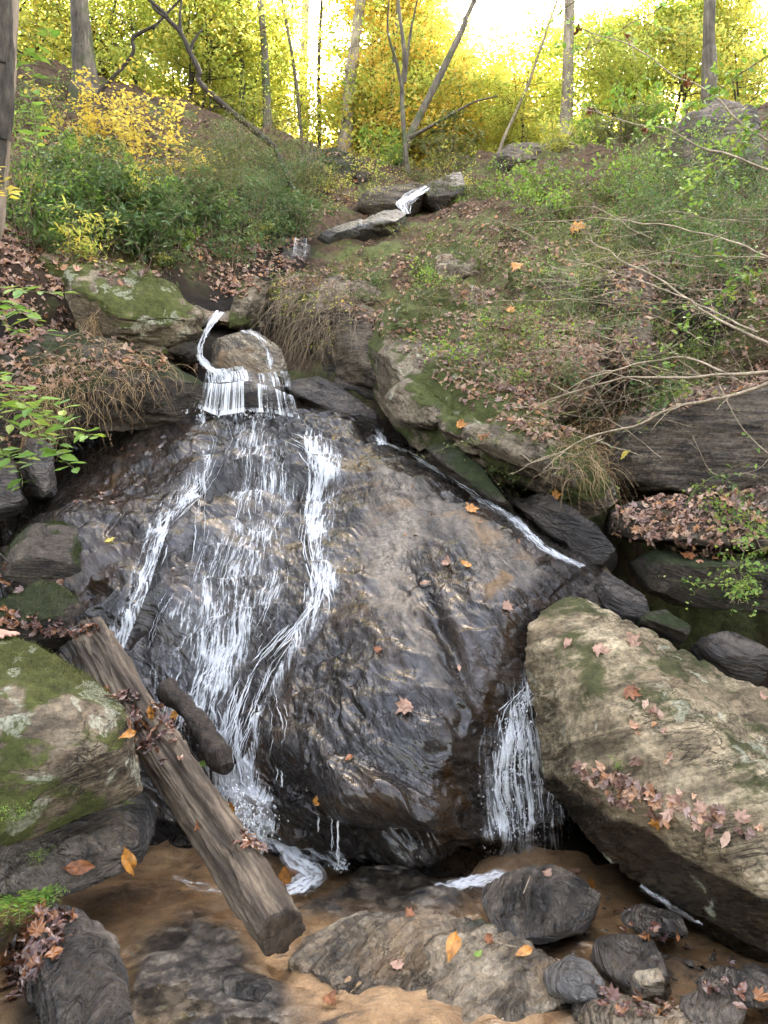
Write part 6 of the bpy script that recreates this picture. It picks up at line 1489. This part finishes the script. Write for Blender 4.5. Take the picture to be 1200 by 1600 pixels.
for k, (ln, Yv, lab) in enumerate([([(1250,60),(1170,110),(1100,150),(1040,200)], (4.6,5.2), 'fresh green leafy bough in front of the brown trunk at upper right'),
        ([(1250,150),(1190,200),(1130,260),(1060,300)], (4.8,5.4), 'fresh green leafy bough over the square boulder at right'),
        ([(1080,-30),(1020,20),(960,50),(900,95)], (5.5,6.0), 'leafy bough hanging from the top edge right of the pale trunk'),
        ([(960,-40),(900,-5),(850,40),(832,80)], (5.5,6.0), 'small leafy bough hanging from the top edge left of the pale trunk'),
        ([(1250,330),(1190,380),(1140,450),(1090,480)], (4.6,5.0), 'green leafy bough at the right edge above the pale branches')]):
    branch(lab, [ln], Yv, .006, M_rootbrown, seed=20 + k, n=[230,200,60,36,170][k], lmat=M_bright, size=(.035,.065), twigs=14, twl=.6, name='leafy_branch')
for k in range(56):
    rr = np.random.default_rng(900 + k); x, y = rr.uniform(720, 1180), rr.uniform(310, 690); a = rr.uniform(-.6, .9); L = rr.uniform(90, 260)
    branch('thin dead stem criss-crossing the right bank among the long branches', [[(x + L, y + L * a * .5), (x + L * .5, y + L * a * .15 + rr.normal(0, 12)), (x, y + rr.normal(0, 10))]], (4.4 + rr.uniform(0, 1), 5.0 + rr.uniform(0, .8)), rr.uniform(.0016, .0038), M_twig, seed=40 + k, twigs=5, group='thin dead stems at right')

# bright sprays close by on the left
def spray(label, lines, Y, size, seed, mat, step=.035):
    rr = np.random.default_rng(seed); mb = MB(); ps, ns, ds = [], [], []
    for ln in lines:
        q = catmull(PA([(x, y, Y + .15 * math.sin(k * 1.7 + x)) for k, (x, y) in enumerate(ln)]), 40); V, Fq = tube(q, .0028 * np.linspace(1, .4, 40), 5); mb.add(V, Fq)
        s = np.concatenate([[0], np.cumsum(np.linalg.norm(np.diff(q, axis=0), axis=1))]); m_ = int(s[-1] / step)
        for k in range(2, m_ + 1):
            i = min(int(np.searchsorted(s, k * step)), 39); T = unit(q[i] - q[i - 1]); sd = (-1)**k; side = unit(np.cross(T, [0, -.35, 1])) * sd
            ps.append(q[i] + side * .004); ds.append(T * .55 + side * .9 + np.array([0, 0, -.12]) if k < m_ else T); ns.append(np.array([0, -.35, 1.0]) + .22 * rr.normal(size=3))
    base = PA([(*lines[0][0], Y)])[0]; root = empty('leafy_branch', base); tag(root, label, 'branch'); V, Fs = mb.arrays(); obj('stem', V - base, Fs, M_olive, root)
    n = len(ps); V, Fl = leaf_cloud(np.array(ps), np.array(ns), rr.uniform(.7, 1.15, n) * size, LF_OVAL, .12, seed, np.array(ds)); obj('foliage', V - base, Fl, mat, root, False)
spray('bright green leafy sprig reaching in at the left edge over the dark hollow', [[(-60,560),(10,610),(70,650),(115,672),(150,684)], [(-60,600),(0,650),(60,690),(120,735)], [(-60,640),(-10,690),(30,735),(35,760)], [(-60,530),(-10,580),(40,612),(95,640)], [(-60,670),(-20,700),(20,715),(70,712)], [(20,620),(60,668),(100,700)], [(-50,590),(10,635),(50,640),(110,655)]], 2.9, .075, 3, M_bright, .03)
spray('second bright green sprig on the left, above the straw coloured roots', [[(-60,435),(0,448),(50,455),(108,458)], [(-60,450),(0,470),(40,492),(82,525)], [(-40,470),(10,505),(30,520)]], 3.3, .075, 4, M_bright, .034)
spray('yellow leaves on a small twig beside the peeling trunk', [[(-40,250),(0,268),(12,300)], [(-40,280),(0,290),(14,310)]], 3.6, .075, 5, M_yellow, .05)
spray('hanging light green leaves right of the peeling trunk, top left', [[(30,40),(48,60),(60,90),(66,120)], [(40,30),(70,45),(84,60)], [(36,70),(50,100),(54,130),(52,170)], [(40,130),(55,190),(58,230)]], 5.2, .12, 6, M_bright, .06)

# ================================================================== SINGLE FALLEN LEAVES
LEAVES = [(703,1491,42,'o',M_orange,'orange oval leaf lying on the flat creek bedrock'),(818,1491,28,'o',M_orange,'orange oval leaf beside the twig left of the round stone'),
 (197,1346,40,'o',M_orange,'speckled orange leaf on the dark shelf under the mossy boulder'),(447,1381,48,'o',M_orange,'long orange leaf at the near end of the leaning log'),
 (240,1116,24,'o',M_orange,'small orange leaf at the top of the leaf pile on the log'),(190,1153,24,'o',M_orange,'small orange leaf at the left of the leaf pile by the log'),
 (272,1120,24,'o',M_orange,'yellow orange leaf on the log just right of the leaf pile'),(925,1387,22,'o',M_orange,'orange leaf on the right corner of the dark wet block'),
 (120,1356,40,'o',M_rust,'brown oval leaf on the dark shelf left of the speckled orange one'),(515,1575,38,'m',M_rust,'rust red lobed leaf on the sand at the bottom edge'),
 (632,1106,40,'m',M_pink,'large crumpled pinkish leaf alone in the middle of the wet slab'),(545,1189,18,'o',M_rust,'small orange brown leaf on the slab above the drip'),
 (498,1252,20,'m',M_orange,'orange leaf dangling at the lip where the water drips'),(985,1004,42,'m',M_pink,'pinkish lobed leaf high on the tan boulder'),(935,1022,38,'m',M_pink,'tan leaf on the tan boulder, left of the high one'),
 (888,1008,22,'o',M_pink,'small oval leaf near the mossy tip of the tan boulder'),(988,1085,40,'m',M_rust,'brown leaf in the middle of the tan boulder'),(700,880,24,'m',M_pink,'pale pink leaf on the slab shoulder'),
 (730,884,20,'o',M_orange,'small orange leaf next to the pale pink one on the slab'),(737,798,30,'m',M_orange,'yellow orange leaf near the side channel on the slab'),(792,949,28,'m',M_pink,'tan curled leaf on the slab left of the tan boulder'),
 (666,914,16,'o',M_pink,'tiny tan leaf on the dome, middle right'),(718,1045,12,'o',M_pink,'tiny tan leaf low on the wet slab, right'),(592,1017,20,'m',M_rust,'brown leaf on the wet slab below the middle'),
 (622,1511,30,'m',M_pink,'pale oak leaf on the left part of the creek bedrock'),(745,1497,18,'o',M_bright,'little yellow green leaf on the creek bedrock'),(855,1368,22,'m',M_pink,'pale pinkish leaf on top of the dark wet block'),
 (898,1365,18,'o',M_pink,'pale narrow leaf at the top right of the dark wet block'),(762,1468,24,'m',M_rust,'brown leaf under the block beside the thin twig'),(642,1432,24,'m',M_rust,'brown lobed leaf upstream of the creek bedrock'),
 (1095,1262,30,'m',M_pink,'pale star shaped leaf on the front lip of the tan boulder'),(1160,1278,34,'m',M_pink,'tan lobed leaf on the boulder lip near the right edge'),(1030,1285,30,'m',M_orange,'orange lobed leaf at the boulder lip'),
 (905,358,36,'m',M_orange,'big orange leaf caught in the weeds at the top right bank'),(808,420,30,'m',M_orange,'orange leaf on the mossy slope, upper middle'),(1010,295,24,'m',M_orange,'orange leaf among weeds near the crest at right'),
 (798,486,22,'m',M_orange,'orange leaf on the mossy slope, centre'),(726,460,20,'m',M_rust,'rust leaf standing on the mossy slope'),(722,665,24,'m',M_orange,'rust orange leaf on the pale shelf above the channel'),
 (752,688,26,'m',M_rust,'dark red leaf hanging under the pale shelf'),(872,773,26,'m',M_orange,'orange leaf in the hanging grass at right'),(982,710,16,'o',M_yellow,'small yellow leaf on the bank above the tall banded rock'),
 (1075,873,32,'m',M_rust,'red orange leaf on the lower ledge at right'),(318,1193,18,'o',M_bright,'small green leaf on the upper side of the log'),(315,1290,18,'o',M_rust,'brown leaf curled on the middle of the log'),
 (365,1258,22,'o',M_orange,'tan orange leaf near the edge of the log'),(172,846,16,'o',M_yellow,'small yellowish leaf on the dark rock left of the falls'),(1190,1090,22,'m',M_pink,'pale leaf at the right edge of the tan boulder')]
BV_ALL = make_bvh()
for k, (x, y, s, ty, mt, lab) in enumerate(LEAVES):
    loc, nn = cast(x, y)
    if loc is None: continue
    sz = s / F * loc[1] * (1.1 if ty == 'o' else .95); nv = unit(nn + np.array([0, -.45, .25])); V, Fl = leaf_cloud(np.zeros((1, 3)), nv[None], [sz], LF_BIG if ty == 'o' else LF_MAPLE, .35, 950 + k, None, None)
    V = V - V.mean(0); zmin = (V @ nn).min()
    o = obj('fallen_leaf', V, Fl, mt, None, True); o.location = loc + nn * (.004 - zmin); tag(o, lab, 'leaf', 'single fallen leaves')
# twigs lying about
def twig(label, pl, rad, mat=M_twig):
    pts = []
    for x, y in pl:
        loc, nn = cast(x, y); pts.append(loc + nn * rad * 2)
    q = catmull(np.array(pts), 16); V, Fq = tube(q, rad * np.linspace(1, .5, 16), 6); b = q[0]
    o = obj('twig', V - b, Fq, mat); o.location = b; tag(o, label, 'twig')
twig('thin bent twig leaning on the dark wet block', [(818,1398),(828,1372),(838,1345)], .0025)
twig('thin pale twig beside the orange leaf left of the round stone', [(768,1473),(795,1479),(820,1484)], .003)
twig('short dark stick on the left edge by the mossy step rock', [(0,862),(12,875),(25,888)], .008, M_barkdark)
# ferns and tufts
def fern(seed, fronds, L, leaf):
    rr = np.random.default_rng(seed); mb = MB(); ps, ns, ds, sz = [], [], [], []
    for f in range(fronds):
        a = rr.uniform(0, 6.28); q = branch_path(rr, (0, 0, 0), (math.cos(a), math.sin(a), .9), L * rr.uniform(.7, 1.1), 14, .06, -.12); V, Fq = tube(q, .0015, 4); mb.add(V, Fq)
        for i in range(2, 14):
            T = unit(q[i] - q[i - 1]); sd = unit(np.cross(T, [0, 0, 1]))
            for s in (-1, 1): ps.append(q[i]); ds.append(T * .4 + sd * s); ns.append([0, 0, 1] + .2 * rr.normal(size=3)); sz.append(leaf * math.sin(math.pi * (i + 1) / 16) * rr.uniform(.8, 1.1))
    V, Fl = leaf_cloud(np.array(ps), np.array(ns), np.array(sz), LF_LANCE, .1, seed, np.array(ds)); return mb.data('fern_stems', M_olive), mesh_data('fern_leaves', V, Fl, M_green, False)
FERN = [fern(5, 12, .22, .05), fern(6, 18, .16, .035)]
rr = np.random.default_rng(6)
plant_at(636, 515, [FERN[0]], M_green, 1.1, 'dark green fern tuft growing on the mossy outcrop', 'fern', None, rr, 0, 'fern')
plant_at(28, 1405, [FERN[1]], M_bright, 1.0, 'bright green feathery fern at the left edge below the mossy boulder', 'fern', None, rr, 0, 'fern')
plant_at(60, 1395, [FERN[1]], M_bright, .7, 'smaller bright feathery fern on the right of the left edge one', 'fern', None, rr, 0, 'fern')
plant_at(15, 1455, [SH_LOW[0]], M_bright, .25, 'small broad leaved plant at the left edge above the soggy leaves', 'plant', None, rr, 0, 'small_plant')
plant_at(25, 1275, [SH_LOW[1]], M_bright, .22, 'little seedling in the moss at the left end of the boulder', 'plant', None, rr, 0, 'small_plant')
plant_at(200, 1258, [SH_LOW[2]], M_bright, .12, 'tiny seedling under the right corner of the mossy boulder', 'plant', None, rr, 0, 'small_plant')
plant_at(55, 1345, [SH_LOW[0]], M_bright, .18, 'small seedling in the crack under the mossy boulder', 'plant', None, rr, 0, 'small_plant')
plant_at(970, 1200, [SH_LOW[1]], M_bright, .18, 'small green seedling on the lip of the tan boulder', 'plant', None, rr, 0, 'small_plant')
plant_at(85, 360, [SH_GREEN[1]], M_green, .8, 'glossy dark green holly like shrub above the smaller mossy boulder', 'shrub', None, rr)

# ================================================================== CHILD AT THE LEFT EDGE
def ball(c, r_, k=18):
    i = np.arange(k) + .5; ph = np.arccos(1 - 2 * i / k); th = math.pi * (1 + 5**.5) * i
    return np.array(c) + r_ * np.stack([np.cos(th) * np.sin(ph), np.sin(th) * np.sin(ph), np.cos(ph)], 1)
def bone(a, ra, b, rb): return np.concatenate([ball(a, ra), ball(b, rb)])
hl, hn = cast(14, 1000)
H0 = np.array([hl[0], hl[1] + .02, hl[2] + .012]) if hl is not None and abs(hl[1] - 3.2) < .5 else P(14, 1000, 3.3)
wr = H0 + [-.085, .03, .022]; el = wr + [-.19, .08, .03]; shd = el + [-.16, .12, .12]
cx, cy = shd[0] - .10, shd[1] + .03; top = shd[2]; gzc = gz(cx, cy) + .0; hh = top - gzc
hip = gzc + hh * .55
body = [bone((cx, cy, top - .06), .085, (cx, cy, hip + .05), .085), bone((cx, cy, top), .035, (cx, cy - .01, top + .08), .035), ball((cx, cy - .02, top + .17), .088, 60), bone((cx, cy - .035, top + .15), .07, (cx + .01, cy - .05, top + .11), .045),
        bone((cx + .01, cy - .105, top + .165), .008, (cx + .01, cy - .118, top + .15), .010), ball((cx - .09, cy - .01, top + .165), .016), ball((cx + .09, cy - .01, top + .165), .016),
        bone((cx - .10, cy, top - .02), .045, (cx + .10, cy, top - .02), .045),
        bone(shd, .036, el, .028), bone(el, .028, wr, .020), bone((cx - .11, cy, top - .03), .036, (cx - .15, cy, top - .24), .028), bone((cx - .15, cy, top - .24), .028, (cx - .13, cy - .08, top - .43), .02), bone((cx - .13, cy - .08, top - .43), .024, (cx - .125, cy - .10, top - .50), .018)]
for s in (-1, 1):
    body += [bone((cx + s * .05, cy, hip), .062, (cx + s * .055, cy - .01, gzc + (hip - gzc) * .5), .045), bone((cx + s * .055, cy - .01, gzc + (hip - gzc) * .5), .045, (cx + s * .055, cy, gzc + .05), .03), bone((cx + s * .055, cy + .01, gzc + .03), .03, (cx + s * .06, cy - .12, gzc + .02), .025)]
for k in range(4):       # palm and four fingers lying over the rim of the boulder
    o_ = (k - 1.5) * .0145; L = [.042, .050, .047, .036][k]
    m0 = H0 + [-.055, -o_ * .7 + .012, .014]; k1 = H0 + [-.018, -o_, .013]; k2 = k1 + [L * .5, -o_ * .25, .001]; k3 = k2 + [L * .42, -o_ * .2, -.007]
    body += [bone(wr, .015, k1, .0095), bone(m0, .011, k1, .0092), bone(k1, .0085, k2, .0075), bone(k2, .0075, k3, .0062)]
th0 = H0 + [-.06, -.010, .008]; th1 = th0 + [.022, -.022, -.003]; th2 = th1 + [.022, -.008, -.004]
body += [bone(th0, .011, th1, .009), bone(th1, .009, th2, .007)]
V, Fs = hull_remesh(body, .0042); V = smooth_mesh(V, Fs, 3)
root = empty('person', (cx, cy, gzc)); off = np.array(root.location)
tag(root, 'child at the left edge resting a hand on the mossy boulder, pale sleeve', 'person')
def cloth_mat(name, c, rough=.85):
    m, nt, new, link = nodes_of(name); b = new('ShaderNodeBsdfPrincipled'); b.inputs['Roughness'].default_value = rough
    n = new('ShaderNodeTexNoise'); n.inputs['Scale'].default_value = 30; rp = ramp(new, [(.3, tuple(x * .88 for x in c)), (.7, c)]); link(n.outputs[0], rp.inputs[0]); link(rp.outputs[0], b.inputs['Base Color'])
    b.inputs['Subsurface Weight'].default_value = .1 if 'skin' in name else 0
    o = new('ShaderNodeOutputMaterial'); link(b.outputs[0], o.inputs[0]); return m
obj('body', V - off, Fs, cloth_mat('skin', (.42,.235,.165), .5), root)
V, Fs = hull_remesh([bone((cx, cy, top - .06), .10, (cx, cy, hip), .10), bone((cx - .10, cy, top - .02), .058, (cx + .10, cy, top - .02), .058), bone(shd, .05, el, .042), bone(el, .042, wr + [-.012, .004, 0], .030), bone((cx - .11, cy, top - .03), .05, (cx - .15, cy, top - .24), .042), bone((cx - .15, cy, top - .24), .042, (cx - .13, cy - .08, top - .42), .032)], .008)
V = smooth_mesh(V, Fs, 4); V = V + vnormals(V, Fs) * (.004 * fbm(V * 14, 3, 970))[:, None]; obj('shirt', V - off, Fs, cloth_mat('pale_blue_cotton', (.62,.66,.76)), root)
tr = []
for s in (-1, 1): tr += [bone((cx + s * .05, cy, hip), .078, (cx + s * .055, cy - .01, gzc + (hip - gzc) * .5), .058), bone((cx + s * .055, cy - .01, gzc + (hip - gzc) * .5), .058, (cx + s * .055, cy, gzc + .07), .045)]
V, Fs = hull_remesh(tr, .009); V = smooth_mesh(V, Fs, 4); obj('trousers', V - off, Fs, cloth_mat('dark_denim', (.05,.06,.10)), root)
V, Fs = hull_remesh([np.concatenate([ball((cx, cy + .005, top + .20), .092, 60), ball((cx, cy + .05, top + .12), .06, 30)])], .008); V = smooth_mesh(V, Fs, 3); V = V + vnormals(V, Fs) * (.005 * fbm(V * np.array([60, 60, 15]), 3, 980))[:, None]; obj('hair', V - off, Fs, cloth_mat('brown_hair', (.10,.06,.035), .6), root)
